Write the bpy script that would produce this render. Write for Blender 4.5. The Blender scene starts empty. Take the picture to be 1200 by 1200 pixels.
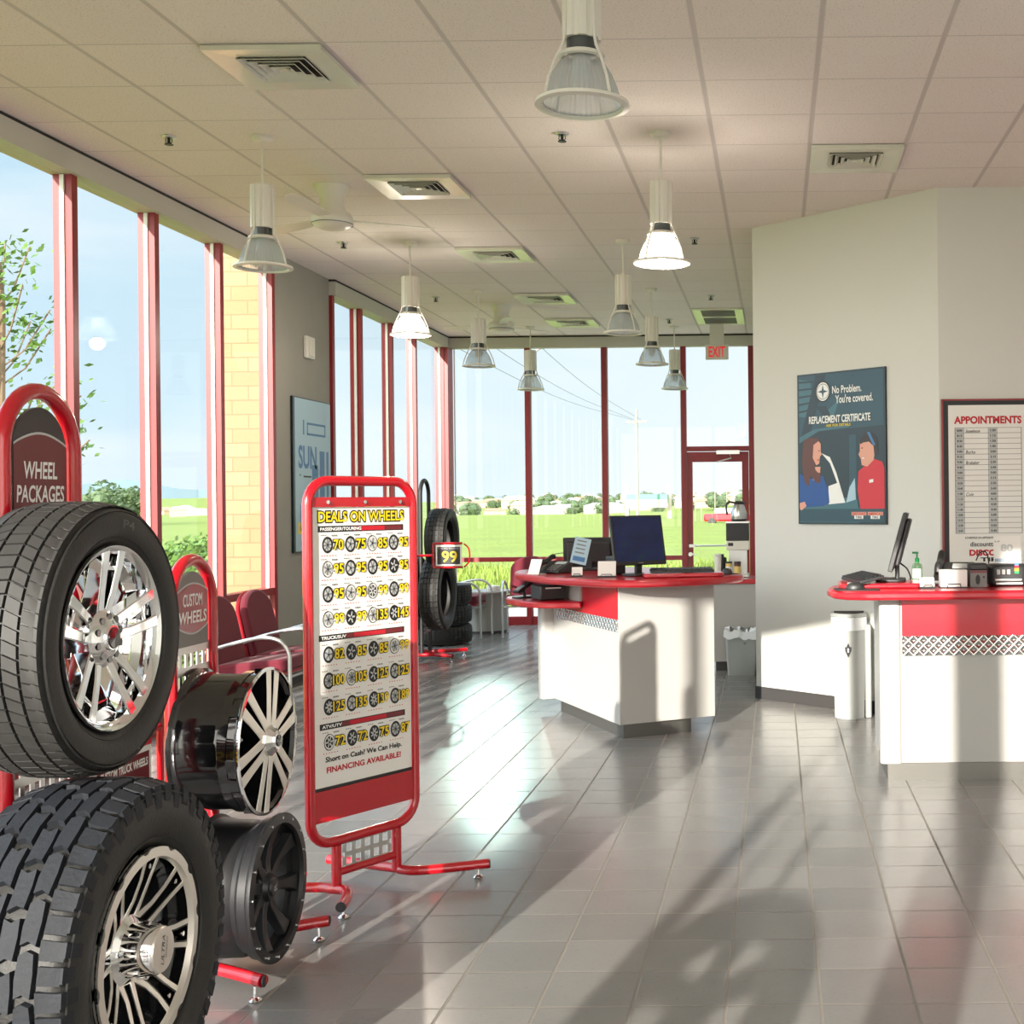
import bpy, bmesh, math, random
from mathutils import Vector, Matrix
PI = math.pi
rnd = random.Random(7)
SC = bpy.context.scene
COL = SC.collection

# ------------------------------------------------------------------ materials
def srgb(r, g, b):
    f = lambda c: (c/255/12.92) if c/255 <= .04045 else ((c/255+.055)/1.055)**2.4
    return (f(r), f(g), f(b), 1)

def mat(name, col, rough=.5, metal=0, coat=0, spec=.5, noise=0, nscale=20, bump=0, bscale=200, emit=None, estr=0, alpha=None, sheen=0):
    m = bpy.data.materials.new(name); m.use_nodes = True
    nt = m.node_tree; b = nt.nodes['Principled BSDF']
    b.inputs['Base Color'].default_value = col
    b.inputs['Roughness'].default_value = rough
    b.inputs['Metallic'].default_value = metal
    b.inputs['Coat Weight'].default_value = coat
    b.inputs['Coat Roughness'].default_value = .05
    b.inputs['Specular IOR Level'].default_value = spec
    b.inputs['Sheen Weight'].default_value = sheen
    if noise or bump:
        tc = nt.nodes.new('ShaderNodeTexCoord')
    if noise:
        n = nt.nodes.new('ShaderNodeTexNoise'); n.inputs['Scale'].default_value = nscale; n.inputs['Detail'].default_value = 4
        nt.links.new(tc.outputs['Object'], n.inputs['Vector'])
        mx = nt.nodes.new('ShaderNodeMix'); mx.data_type = 'RGBA'
        lo = tuple(c*(1-noise) for c in col[:3])+(1,); hi = tuple(min(1, c*(1+noise)) for c in col[:3])+(1,)
        mx.inputs[6].default_value = lo; mx.inputs[7].default_value = hi
        nt.links.new(n.outputs['Fac'], mx.inputs[0]); nt.links.new(mx.outputs[2], b.inputs['Base Color'])
    if bump:
        n = nt.nodes.new('ShaderNodeTexNoise'); n.inputs['Scale'].default_value = bscale; n.inputs['Detail'].default_value = 3
        nt.links.new(tc.outputs['Object'], n.inputs['Vector'])
        bp = nt.nodes.new('ShaderNodeBump'); bp.inputs['Strength'].default_value = bump; bp.inputs['Distance'].default_value = .01
        nt.links.new(n.outputs['Fac'], bp.inputs['Height']); nt.links.new(bp.outputs[0], b.inputs['Normal'])
    if emit:
        b.inputs['Emission Color'].default_value = emit; b.inputs['Emission Strength'].default_value = estr
    return m

def glass_mat(name, tint, refl=1.0, rough=0):
    m = bpy.data.materials.new(name); m.use_nodes = True
    nt = m.node_tree; nt.nodes.clear()
    o = nt.nodes.new('ShaderNodeOutputMaterial'); mx = nt.nodes.new('ShaderNodeMixShader')
    t = nt.nodes.new('ShaderNodeBsdfTransparent'); t.inputs[0].default_value = tint
    g = nt.nodes.new('ShaderNodeBsdfGlossy'); g.inputs['Roughness'].default_value = rough
    ge = nt.nodes.new('ShaderNodeNewGeometry'); dp = nt.nodes.new('ShaderNodeVectorMath'); dp.operation = 'DOT_PRODUCT'
    nt.links.new(ge.outputs['Normal'], dp.inputs[0]); nt.links.new(ge.outputs['Incoming'], dp.inputs[1])
    def q(op, a, b_):
        n = nt.nodes.new('ShaderNodeMath'); n.operation = op
        for i, v in enumerate((a, b_)):
            if isinstance(v, (int, float)): n.inputs[i].default_value = v
            elif v is not None: nt.links.new(v, n.inputs[i])
        return n.outputs[0]
    k = q('POWER', q('SUBTRACT', 1.0, q('ABSOLUTE', dp.outputs['Value'], None)), 5.0)      # Schlick
    nt.links.new(q('MULTIPLY', q('ADD', q('MULTIPLY', k, .9), .04), refl), mx.inputs[0])
    nt.links.new(t.outputs[0], mx.inputs[1]); nt.links.new(g.outputs[0], mx.inputs[2]); nt.links.new(mx.outputs[0], o.inputs[0])
    return m

M = {}
M['red'] = mat('red_gloss_paint', srgb(178, 10, 28), .25, coat=.6)
M['red_frame'] = mat('red_window_frame', srgb(140, 30, 36), .4)
M['red_lam'] = mat('red_laminate', srgb(184, 26, 42), .28, coat=.3)
M['white_lam'] = mat('white_laminate', srgb(168, 166, 163), .42)
M['kick'] = mat('brushed_kick_plate', srgb(112, 110, 106), .38, metal=.75, bump=.05, bscale=90)
M['wall'] = mat('painted_wall', srgb(216, 216, 211), .85, bump=.04, bscale=220)
M['wall_grey'] = mat('grey_painted_wall', srgb(158, 156, 148), .85, bump=.05, bscale=200, noise=.05, nscale=4)
M['header'] = mat('header_panel', srgb(196, 194, 184), .6)
M['header_shade'] = mat('gap_shade_strip', srgb(45, 42, 42), .8)
M['base'] = mat('dark_rubber_baseboard', srgb(62, 60, 60), .55)
M['chrome'] = mat('chrome', (.92, .92, .93, 1), .06, metal=1)
M['steel'] = mat('brushed_steel', (.62, .62, .61, 1), .28, metal=1)
M['machined'] = mat('machined_alloy', (.82, .78, .72, 1), .32, metal=.85)
M['blk_gloss'] = mat('gloss_black', (.006, .006, .007, 1), .08, coat=.8)
M['blk_matte'] = mat('matte_black_metal', (.014, .014, .016, 1), .38, metal=.2)
M['blk_plastic'] = mat('black_plastic', (.02, .02, .022, 1), .45)
M['grey_plastic'] = mat('grey_plastic', srgb(120, 120, 118), .5)
M['rubber'] = mat('tyre_rubber', (.013, .0125, .012, 1), .55, bump=.12, bscale=120, noise=.25, nscale=14)
M['rubber_tread'] = mat('tyre_tread_rubber', (.022, .021, .020, 1), .6, noise=.3, nscale=30)
M['rubber_sky_tint'] = mat('truck_tread_rubber', (.012, .014, .019, 1), .68, spec=.35, noise=.3, nscale=26, bump=.15, bscale=90)  # bluish skylight on the shaded truck tread put into the colour
M['rubber_deep'] = mat('tread_groove_rubber', (.008, .008, .008, 1), .8)
M['letter'] = mat('sidewall_lettering', (.07, .07, .07, 1), .5)
M['white_metal'] = mat('white_enamel', srgb(226, 222, 212), .35)
M['white_plastic'] = mat('white_plastic', srgb(225, 223, 216), .45)
M['bin'] = mat('grey_bin_plastic', srgb(172, 175, 173), .5)
M['bin_dark'] = mat('darker_bin_plastic', srgb(150, 154, 152), .5)
M['liner'] = mat('bin_liner', srgb(222, 226, 228), .3)
M['fabric'] = mat('maroon_fabric', srgb(104, 22, 40), .85, noise=.12, nscale=60, sheen=.1)
M['fabric_red'] = mat('red_vinyl', srgb(160, 20, 38), .5)
M['tube'] = mat('silver_tube', (.55, .57, .57, 1), .3, metal=.8)
M['tube_dark'] = mat('dark_tube', srgb(88, 92, 92), .35, metal=.7)
M['glass'] = glass_mat('window_glass', (.975, .985, .98, 1), .34)
M['lens'] = glass_mat('ribbed_refractor', (.74, .78, .80, 1), 2.2, .15)
def add_milk(m, f):
    nt = m.node_tree; o = [n for n in nt.nodes if n.type == 'OUTPUT_MATERIAL'][0]; src = o.inputs[0].links[0].from_socket
    mx = nt.nodes.new('ShaderNodeMixShader'); mx.inputs[0].default_value = f; t = nt.nodes.new('ShaderNodeBsdfTranslucent'); t.inputs[0].default_value = (.85, .88, .9, 1); d = nt.nodes.new('ShaderNodeBsdfDiffuse'); d.inputs[0].default_value = (.8, .83, .85, 1)
    m2 = nt.nodes.new('ShaderNodeMixShader'); nt.links.new(t.outputs[0], m2.inputs[1]); nt.links.new(d.outputs[0], m2.inputs[2]); nt.links.new(src, mx.inputs[1]); nt.links.new(m2.outputs[0], mx.inputs[2]); nt.links.new(mx.outputs[0], o.inputs[0])
add_milk(M['lens'], .32)
M['bottle'] = glass_mat('clear_green_plastic', (.66, .86, .66, 1), 1.5, .05)
M['paper'] = mat('printed_white', srgb(232, 230, 226), .45)
M['paper_blue'] = mat('pale_blue_print', srgb(168, 198, 214), .4)
M['ink'] = mat('black_ink', (.012, .012, .014, 1), .5)
M['ink_grey'] = mat('grey_ink', srgb(120, 122, 124), .5)
M['ink_ltgrey'] = mat('light_grey_ink', srgb(190, 192, 192), .5)
M['ink_red'] = mat('red_ink', srgb(190, 26, 44), .5)
M['ink_dkred'] = mat('dark_red_ink', srgb(110, 34, 40), .4)
M['ink_yellow'] = mat('yellow_ink', srgb(238, 206, 30), .45)
M['ink_blue'] = mat('blue_ink', srgb(70, 120, 172), .45)
M['ink_white'] = mat('white_ink', srgb(240, 240, 238), .45)
M['teal'] = mat('dark_teal_print', srgb(30, 66, 80), .3)
M['teal2'] = mat('mid_teal_print', srgb(56, 100, 112), .3)
M['teal3'] = mat('deep_teal_print', srgb(14, 34, 44), .3)
M['skin'] = mat('skin_print', srgb(222, 160, 138), .4)
M['hair'] = mat('brown_hair_print', srgb(96, 52, 44), .4)
M['hair2'] = mat('dark_hair_print', srgb(48, 34, 34), .4)
M['bluecloth'] = mat('blue_shirt_print', srgb(30, 78, 150), .4)
M['redcloth'] = mat('red_shirt_print', srgb(206, 36, 50), .4)
M['screen'] = mat('monitor_screen', (.008, .014, .05, 1), .2)
M['leaf'] = mat('leaf', srgb(80, 112, 44), .55, noise=.4, nscale=3)
M['leaf_dark'] = mat('dark_leaf', srgb(66, 86, 52), .6, noise=.35, nscale=.6)
M['bark'] = mat('bark', srgb(110, 92, 74), .9)
M['roof_tan'] = mat('tan_roof', srgb(140, 112, 92), .9)
M['roof_grey'] = mat('grey_roof', srgb(140, 136, 134), .9)
M['house_cream'] = mat('cream_house_wall', srgb(170, 148, 124), .9)
M['house_white'] = mat('white_house_wall', srgb(180, 172, 160), .9)
M['concrete'] = mat('concrete', srgb(196, 190, 178), .9, noise=.08, nscale=2)
M['asphalt'] = mat('asphalt', srgb(150, 150, 150), .9, noise=.1, nscale=4)
M['mulch'] = mat('red_mulch', srgb(140, 78, 62), .95, noise=.5, nscale=14)
M['wood_pole'] = mat('pale_pole', srgb(128, 124, 118), .8)
M['wire'] = mat('power_cable', srgb(120, 126, 132), .8)
M['green_can'] = mat('green_canopy', srgb(60, 130, 108), .5)
M['yellow_tub'] = mat('yellow_tub', srgb(214, 190, 110), .5)
M['vent'] = mat('vent_enamel', srgb(222, 222, 208), .22, metal=.15)
M['vent_dark'] = mat('vent_dark', srgb(40, 38, 36), .8)
M['exit_red'] = mat('exit_letters', srgb(215, 30, 40), .5, emit=srgb(230, 40, 40), estr=.5)
M['sanit'] = mat('green_pump', srgb(40, 170, 90), .4)
M['cord'] = mat('black_cord', (.015, .015, .018, 1), .5)

def ribbed(name, col, axis_scale, rough, metal, strength, kind='wave'):
    m = mat(name, col, rough, metal); nt = m.node_tree; b = nt.nodes['Principled BSDF']
    return m

# diamond / embossed plate: two diagonal waves as bump
def plate_mat():
    m = mat('embossed_steel_plate', (.78, .79, .78, 1), .24, metal=.9)
    nt = m.node_tree; b = nt.nodes['Principled BSDF']
    tc = nt.nodes.new('ShaderNodeTexCoord'); mp = nt.nodes.new('ShaderNodeMapping')
    nt.links.new(tc.outputs['UV'], mp.inputs[0])
    hs = []
    for s in (1, -1):
        w = nt.nodes.new('ShaderNodeMath'); w.operation = 'MULTIPLY_ADD'
        sp = nt.nodes.new('ShaderNodeSeparateXYZ'); nt.links.new(mp.outputs[0], sp.inputs[0])
        w.inputs[1].default_value = s; nt.links.new(sp.outputs[1], w.inputs[0]); nt.links.new(sp.outputs[0], w.inputs[2])
        k = nt.nodes.new('ShaderNodeMath'); k.operation = 'MULTIPLY'; k.inputs[1].default_value = 2*PI/.058
        nt.links.new(w.outputs[0], k.inputs[0])
        sn = nt.nodes.new('ShaderNodeMath'); sn.operation = 'SINE'; nt.links.new(k.outputs[0], sn.inputs[0]); hs.append(sn)
    pr = nt.nodes.new('ShaderNodeMath'); pr.operation = 'MAXIMUM'
    nt.links.new(hs[0].outputs[0], pr.inputs[0]); nt.links.new(hs[1].outputs[0], pr.inputs[1])
    bp = nt.nodes.new('ShaderNodeBump'); bp.inputs['Strength'].default_value = 1; bp.inputs['Distance'].default_value = .008
    nt.links.new(pr.outputs[0], bp.inputs['Height']); nt.links.new(bp.outputs[0], b.inputs['Normal'])
    return m
M['plate'] = plate_mat()

def grid_mat(name, ox, oy, sx, sy, gx, gy, tile, tile2, grout, rough, grough, bumpd, speck=0, speckscale=300, mott=.1, spec=.5):
    """Tiles in world x / y: sx, sy pitch, gx, gy joint widths."""
    m = bpy.data.materials.new(name); m.use_nodes = True
    nt = m.node_tree; b = nt.nodes['Principled BSDF']; L = nt.links.new
    b.inputs['Specular IOR Level'].default_value = spec
    def math_(op, a, bb=None, c=None):
        n = nt.nodes.new('ShaderNodeMath'); n.operation = op
        for i, v in enumerate((a, bb, c)):
            if v is None: continue
            if isinstance(v, (int, float)): n.inputs[i].default_value = v
            else: L(v, n.inputs[i])
        return n.outputs[0]
    g = nt.nodes.new('ShaderNodeNewGeometry'); sp = nt.nodes.new('ShaderNodeSeparateXYZ'); L(g.outputs['Position'], sp.inputs[0])
    def joint(o, off, s, w):
        t = math_('DIVIDE', math_('SUBTRACT', o, off), s)
        fr = math_('FRACT', math_('ADD', t, 100.0))
        d = math_('MULTIPLY', math_('ABSOLUTE', math_('SUBTRACT', fr, .5)), -1.0)   # -.5 at line
        dist = math_('MULTIPLY', math_('ADD', d, .5), s)                             # metres from line
        k = nt.nodes.new('ShaderNodeMapRange'); k.inputs['From Min'].default_value = w*.35; k.inputs['From Max'].default_value = w*.65
        L(dist, k.inputs['Value'])
        return k.outputs[0], math_('FLOOR', math_('ADD', t, 100.0))
    jx, ix = joint(sp.outputs[0], ox, sx, gx); jy, iy = joint(sp.outputs[1], oy, sy, gy)
    fac = math_('MULTIPLY', jx, jy)
    wn = nt.nodes.new('ShaderNodeTexWhiteNoise'); cmb = nt.nodes.new('ShaderNodeCombineXYZ'); L(ix, cmb.inputs[0]); L(iy, cmb.inputs[1])
    L(cmb.outputs[0], wn.inputs['Vector'])
    mx = nt.nodes.new('ShaderNodeMix'); mx.data_type = 'RGBA'; mx.inputs[6].default_value = tile; mx.inputs[7].default_value = tile2
    n = nt.nodes.new('ShaderNodeTexNoise'); n.inputs['Scale'].default_value = 5; n.inputs['Detail'].default_value = 6; L(g.outputs['Position'], n.inputs['Vector'])
    blend = math_('ADD', math_('MULTIPLY', wn.outputs[0], .5), math_('MULTIPLY', n.outputs[0], .5))
    L(blend, mx.inputs[0])
    col = mx.outputs[2]
    if speck:
        v = nt.nodes.new('ShaderNodeTexNoise'); v.inputs['Scale'].default_value = speckscale; v.inputs['Detail'].default_value = 2; L(g.outputs['Position'], v.inputs['Vector'])
        r = nt.nodes.new('ShaderNodeMapRange'); r.inputs['From Min'].default_value = .28; r.inputs['From Max'].default_value = .42
        r.inputs['To Min'].default_value = 1-speck; r.inputs['To Max'].default_value = 1; L(v.outputs[0], r.inputs['Value'])
        m2 = nt.nodes.new('ShaderNodeMix'); m2.data_type = 'RGBA'; m2.blend_type = 'MULTIPLY'; m2.inputs[0].default_value = 1
        L(col, m2.inputs[6]); L(r.outputs[0], m2.inputs[7]); col = m2.outputs[2]
    m3 = nt.nodes.new('ShaderNodeMix'); m3.data_type = 'RGBA'; m3.inputs[6].default_value = grout
    L(fac, m3.inputs[0]); L(col, m3.inputs[7]); L(m3.outputs[2], b.inputs['Base Color'])
    rr = nt.nodes.new('ShaderNodeMapRange'); rr.inputs['To Min'].default_value = grough; rr.inputs['To Max'].default_value = rough
    L(fac, rr.inputs['Value']); L(rr.outputs[0], b.inputs['Roughness'])
    bp = nt.nodes.new('ShaderNodeBump'); bp.inputs['Strength'].default_value = 1; bp.inputs['Distance'].default_value = bumpd
    hh = math_('ADD', fac, math_('MULTIPLY', n.outputs[0], .06))
    L(hh, bp.inputs['Height']); L(bp.outputs[0], b.inputs['Normal'])
    return m

# ------------------------------------------------------------------ mesh builder
class MB:
    def __init__(s, frame=None):
        s.v = []; s.f = []; s.mi = []; s.mats = []; s.M = frame or Matrix.Identity(4); s.cur = 0; s.uv = None
    def use(s, m):
        if m not in s.mats: s.mats.append(m)
        s.cur = s.mats.index(m); return s
    def add(s, vs, fs, X=None):
        b = len(s.v); T = s.M @ X if X is not None else s.M
        s.v += [tuple(T @ Vector(p)) for p in vs]
        s.f += [tuple(b+i for i in f) for f in fs]; s.mi += [s.cur]*len(fs); return s
    def box(s, x0, x1, y0, y1, z0, z1, X=None):
        v = [(x, y, z) for z in (z0, z1) for y in (y0, y1) for x in (x0, x1)]
        return s.add(v, [(0, 2, 3, 1), (4, 5, 7, 6), (0, 1, 5, 4), (2, 6, 7, 3), (0, 4, 6, 2), (1, 3, 7, 5)], X)
    def prism(s, pts, z0, z1, X=None):
        n = len(pts); v = [(x, y, z0) for x, y in pts]+[(x, y, z1) for x, y in pts]
        f = [tuple(range(n-1, -1, -1)), tuple(range(n, 2*n))]+[(i, (i+1) % n, n+(i+1) % n, n+i) for i in range(n)]
        return s.add(v, f, X)
    def lathe(s, prof, n=32, closed=False, X=None, cap=False, a0=0, a1=2*PI):
        """profile (r, z) about local z"""
        full = abs(a1-a0-2*PI) < 1e-6; cols = n if full else n+1
        v = []; k = len(prof)
        for i in range(cols):
            a = a0+(a1-a0)*i/n
            v += [(r*math.cos(a), r*math.sin(a), z) for r, z in prof]
        f = []
        for i in range(n):
            j = (i+1) % cols
            for q in range(k-1 if not closed else k):
                p = (q+1) % k
                f.append((i*k+q, j*k+q, j*k+p, i*k+p))
        if cap:
            f.append(tuple(i*k for i in range(cols))[::-1]); f.append(tuple(i*k+k-1 for i in range(cols)))
        return s.add(v, f, X)
    def cyl(s, p0, p1, r0, r1=None, n=16):
        p0 = Vector(p0); p1 = Vector(p1); d = p1-p0; r1 = r0 if r1 is None else r1
        q = d.to_track_quat('Z', 'Y').to_matrix().to_4x4(); q.translation = p0
        return s.lathe([(r0, 0), (r1, d.length)], n, X=q, cap=True)
    def tube(s, pts, r, n=10, closed=False, cap=True):
        pts = [Vector(p) for p in pts]; k = len(pts); v = []
        T = []
        for i in range(k):
            a = pts[(i-1) % k] if (closed or i) else pts[0]; b = pts[(i+1) % k] if (closed or i < k-1) else pts[-1]
            T.append((b-a).normalized())
        ref = Vector((0, 0, 1)) if abs(T[0].z) < .9 else Vector((1, 0, 0))
        nrm = (ref-T[0]*ref.dot(T[0])).normalized()
        for i in range(k):
            nrm = (nrm-T[i]*nrm.dot(T[i])).normalized(); bn = T[i].cross(nrm)
            for j in range(n):
                a = 2*PI*j/n; p = pts[i]+nrm*math.cos(a)*r+bn*math.sin(a)*r; v.append(tuple(p))
        f = []
        for i in range(k if closed else k-1):
            ii = (i+1) % k
            for j in range(n):
                jj = (j+1) % n; f.append((i*n+j, i*n+jj, ii*n+jj, ii*n+j))
        if cap and not closed:
            f.append(tuple(range(n-1, -1, -1))); f.append(tuple((k-1)*n+j for j in range(n)))
        return s.add(v, f)
    def quad(s, a, b, c, d): return s.add([a, b, c, d], [(0, 1, 2, 3)])
    def rect(s, u0, v0, u1, v1, w=0): return s.add([(u0, v0, w), (u1, v0, w), (u1, v1, w), (u0, v1, w)], [(0, 1, 2, 3)])
    def poly(s, pts, w=0): return s.add([(x, y, w) for x, y in pts], [tuple(range(len(pts)))])
    def disc(s, u, v, r, w=0, n=20, ry=None): return s.poly([(u+r*math.cos(2*PI*i/n), v+(ry or r)*math.sin(2*PI*i/n)) for i in range(n)], w)
    def ring(s, u, v, r0, r1, w=0, n=24, asp=1, a0=0, a1=2*PI):
        P = []; F = []
        for i in range(n+1):
            a = a0+(a1-a0)*i/n; P += [(u+r0*asp*math.cos(a), v+r0*math.sin(a), w), (u+r1*asp*math.cos(a), v+r1*math.sin(a), w)]
        for i in range(n): F.append((2*i, 2*i+1, 2*i+3, 2*i+2))
        return s.add(P, F)
    def text(s, t, u0, v0, u1, v1, w=0, bold=0, shear=0, fit=True):
        vs, fs = text_geo(t, bold, shear)
        xs = [p[0] for p in vs]; ys = [p[1] for p in vs]; x0, x1, y0, y1 = min(xs), max(xs), min(ys), max(ys)
        sy = (v1-v0)/(y1-y0); sx = (u1-u0)/(x1-x0) if fit else sy
        return s.add([(u0+(x-x0)*sx, v0+(y-y0)*sy, w) for x, y in vs], fs)
    def build(s, name, m=None, parent=None, smooth=True, bevel=0, loc=None, uvfn=None, weld=False):
        me = bpy.data.meshes.new(name); me.from_pydata(s.v, [], s.f)
        mats = s.mats if s.mats else [m]
        for q in mats: me.materials.append(q)
        if s.mats:
            me.polygons.foreach_set('material_index', s.mi)
        me.update()
        if uvfn:
            uv = me.uv_layers.new(name='UVMap')
            for l in me.loops: uv.data[l.index].uv = uvfn(me.vertices[l.vertex_index].co)
        bm = bmesh.new(); bm.from_mesh(me)
        if weld: bmesh.ops.remove_doubles(bm, verts=bm.verts, dist=1e-5)
        if not getattr(s, 'flat', False): bmesh.ops.recalc_face_normals(bm, faces=bm.faces)
        bm.to_mesh(me); bm.free()
        if smooth:
            me.polygons.foreach_set('use_smooth', [True]*len(me.polygons)); me.set_sharp_from_angle(angle=.65)
        o = bpy.data.objects.new(name, me); COL.objects.link(o)
        if parent is not None: o.parent = parent
        if loc: o.location = loc
        if bevel:
            b = o.modifiers.new('bevel', 'BEVEL'); b.width = bevel; b.segments = 2; b.limit_method = 'ANGLE'; b.angle_limit = .7
        return o

_tc = {}
def text_geo(t, bold, shear):
    k = (t, bold, shear)
    if k not in _tc:
        c = bpy.data.curves.new('t', 'FONT'); c.body = t; c.size = 1; c.offset = bold; c.shear = shear; c.resolution_u = 3
        o = bpy.data.objects.new('t', c); COL.objects.link(o)
        dg = bpy.context.evaluated_depsgraph_get(); me = o.evaluated_get(dg).to_mesh()
        _tc[k] = ([(v.co.x, v.co.y) for v in me.vertices], [tuple(p.vertices) for p in me.polygons])
        o.to_mesh_clear() if False else None
        bpy.data.objects.remove(o); bpy.data.curves.remove(c)
    return _tc[k]

def frameM(O, U, V):
    U = Vector(U).normalized(); V = Vector(V).normalized(); N = U.cross(V)
    m = Matrix((U, V, N)).transposed().to_4x4(); m.translation = Vector(O); return m

def thing(name, label, cat, loc=(0, 0, 0), rz=0, group=None):
    o = bpy.data.objects.new(name, None); COL.objects.link(o); o.location = loc; o.rotation_euler = (0, 0, rz)
    o['label'] = label; o['category'] = cat
    if group: o['group'] = group
    o.empty_display_size = .1
    return o
def tag(o, label, cat, group=None, kind=None):
    o['label'] = label; o['category'] = cat
    if group: o['group'] = group
    if kind: o['kind'] = kind
    return o
def struct(o, label=None):
    o['kind'] = 'structure'
    if label: o['label'] = label
    return o
def sempty(name, label=None):
    o = bpy.data.objects.new(name, None); COL.objects.link(o); return struct(o, label)
def dup(root, loc, rz=None, label=None, group=None, scale=None):
    r = root.copy(); COL.objects.link(r); r.location = loc
    if rz is not None: r.rotation_euler = (0, 0, rz)
    if label: r['label'] = label
    if group: r['group'] = group
    if scale: r.scale = scale
    for ch in list(root.children):
        c = ch.copy(); COL.objects.link(c); c.parent = r
        for g in ch.children:
            d = g.copy(); COL.objects.link(d); d.parent = c
    return r
def smoothpoly(P, n=6):
    out = []; k = len(P)
    for i in range(k):
        p0, p1, p2, p3 = [Vector(P[(i+j) % k]) for j in (-1, 0, 1, 2)]
        for q in range(n):
            t = q/n
            out.append(tuple(.5*((2*p1)+(-p0+p2)*t+(2*p0-5*p1+4*p2-p3)*t*t+(-p0+3*p1-3*p2+p3)*t**3)))
    return out
def smoothline(P, n=6):
    P = [Vector(p) for p in P]; out = []
    Q = [P[0]*2-P[1]]+P+[P[-1]*2-P[-2]]
    for i in range(1, len(Q)-2):
        p0, p1, p2, p3 = Q[i-1:i+3]
        for q in range(n):
            t = q/n
            out.append(.5*((2*p1)+(-p0+p2)*t+(2*p0-5*p1+4*p2-p3)*t*t+(-p0+3*p1-3*p2+p3)*t**3))
    out.append(P[-1]); return out
def rrect(x0, x1, y0, y1, r, n=5):
    P = []
    for cx, cy, a in ((x1-r, y1-r, 0), (x0+r, y1-r, 90), (x0+r, y0+r, 180), (x1-r, y0+r, 270)):
        for i in range(n+1):
            t = math.radians(a+90*i/n); P.append((cx+r*math.cos(t), cy+r*math.sin(t)))
    return P
AXX = Matrix(((0, 0, 1, 0), (0, 1, 0, 0), (-1, 0, 0, 0), (0, 0, 0, 1)))   # local z -> x (x -> -z)

# ------------------------------------------------------------------ camera
CH = 1.621; CZ = CH+2.274
cam_d = bpy.data.cameras.new('camera'); cam = bpy.data.objects.new('camera', cam_d); COL.objects.link(cam)
cam.location = (0, 0, CH)
RO = .01033
cam.matrix_world = Matrix.Translation((0, 0, CH)) @ Matrix.Rotation(PI/2, 4, 'X') @ Matrix.Rotation(-RO, 4, 'Z')
cam_d.sensor_width = 36; cam_d.sensor_fit = 'HORIZONTAL'; cam_d.lens = 1468.8/1200*36
cam_d.shift_x = (600-909.85)/1200; cam_d.shift_y = (588.5-600)/1200
cam_d.clip_start = .05; cam_d.clip_end = 4000
SC.camera = cam

XL, YB, YF, XR = -4.42, 16.9, -.9, 5.2     # left glazing, back glazing, front glazing, right wall

# ------------------------------------------------------------------ floor / ceiling
M['floor'] = grid_mat('ceramic_floor_tile', .127, 4.041, .305, .305, .009, .007, srgb(134, 132, 130), srgb(114, 113, 112), srgb(126, 121, 113), .23, .85, .0012, speck=.12, speckscale=60, spec=.5)
M['ceil'] = grid_mat('acoustic_ceiling_tile', -.373, 6.135, .61, .61, .026, .010, srgb(243, 233, 229), srgb(236, 226, 222), srgb(206, 196, 194), .95, .6, .002, speck=.34, speckscale=105, spec=.2)
b = MB().box(XL-.12, XR+.1, YF-.1, YB+.1, -.12, 0); struct(b.build('floor', M['floor']), 'grey ceramic tile floor')
b = MB().box(XL-.15, XR+.1, YF-.1, YB+.1, CZ, CZ+.12); struct(b.build('ceiling', M['ceil']), 'suspended acoustic tile ceiling')

# ------------------------------------------------------------------ walls on the right
C1 = (-.18, 10.40); C2 = (1.19, 9.11)
b = MB().prism([C1, C2, (XR, 9.11), (XR, 9.4), (1.3, 9.4), (-.02, 10.62), (-.02, YB+.1), (-.18, YB+.1)], 0, CZ)
struct(b.build('wall_right', M['wall'], smooth=False), 'white wall turning a corner behind the counters')
b = MB().box(XR, XR+.12, YF-.1, 9.4, 0, CZ); struct(b.build('wall_east', M['wall'], smooth=False), 'white side wall')
n_ = Vector((-(C1[1]-C2[1]), -(C2[0]-C1[0]))).normalized()
b = MB().prism([(C1[0]-.012, C1[1]), (C1[0]-.012, C1[1]-.012), (C2[0]+n_.x*.012, C2[1]+n_.y*.012), (XR, 9.098), (XR, 9.108), (C2[0]-.002, C2[1]-.002), (C1[0]-.002, C1[1]-.001)], 0, .10)
struct(b.build('baseboard_right', M['base'], smooth=False), 'dark rubber baseboard')
b = MB().box(-.192, -.181, 10.41, YB, 0, .1); struct(b.build('baseboard_side', M['base'], smooth=False))
# left solid wall between the two runs of glazing
b = MB().box(XL-.14, -4.45, 11.10, 12.52, 0, CZ); struct(b.build('wall_left', M['wall_grey'], smooth=False), 'grey painted wall between the side windows')
b = MB().box(-4.448, -4.436, 11.12, 12.5, 0, .1); struct(b.build('baseboard_left', M['base'], smooth=False))

# header panels over the glazing; the gap's shade on top put in as a dark strip
def header(n, x0, x1, y0, y1, lab):
    b = MB(); b.use(M['header']).box(x0, x1, y0, y1, 3.735, CZ-.022)
    b.use(M['header_shade']).box(x0+.004, x1-.004, y0+.004, y1-.004, CZ-.022, CZ-.001)
    struct(b.build('trim_%d' % n, smooth=False), lab)
header(1, XL-.14, -4.385, YF, 11.08, 'pale header panel above the side windows')
header(2, XL-.14, -4.385, 12.53, YB+.1, 'pale header panel above the far side windows')
header(3, -4.384, -.19, YB-.03, YB+.1, 'pale header panel above the back windows')
header(4, XL-.14, XR, YF-.1, YF+.03, 'pale header panel above the front windows')

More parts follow.
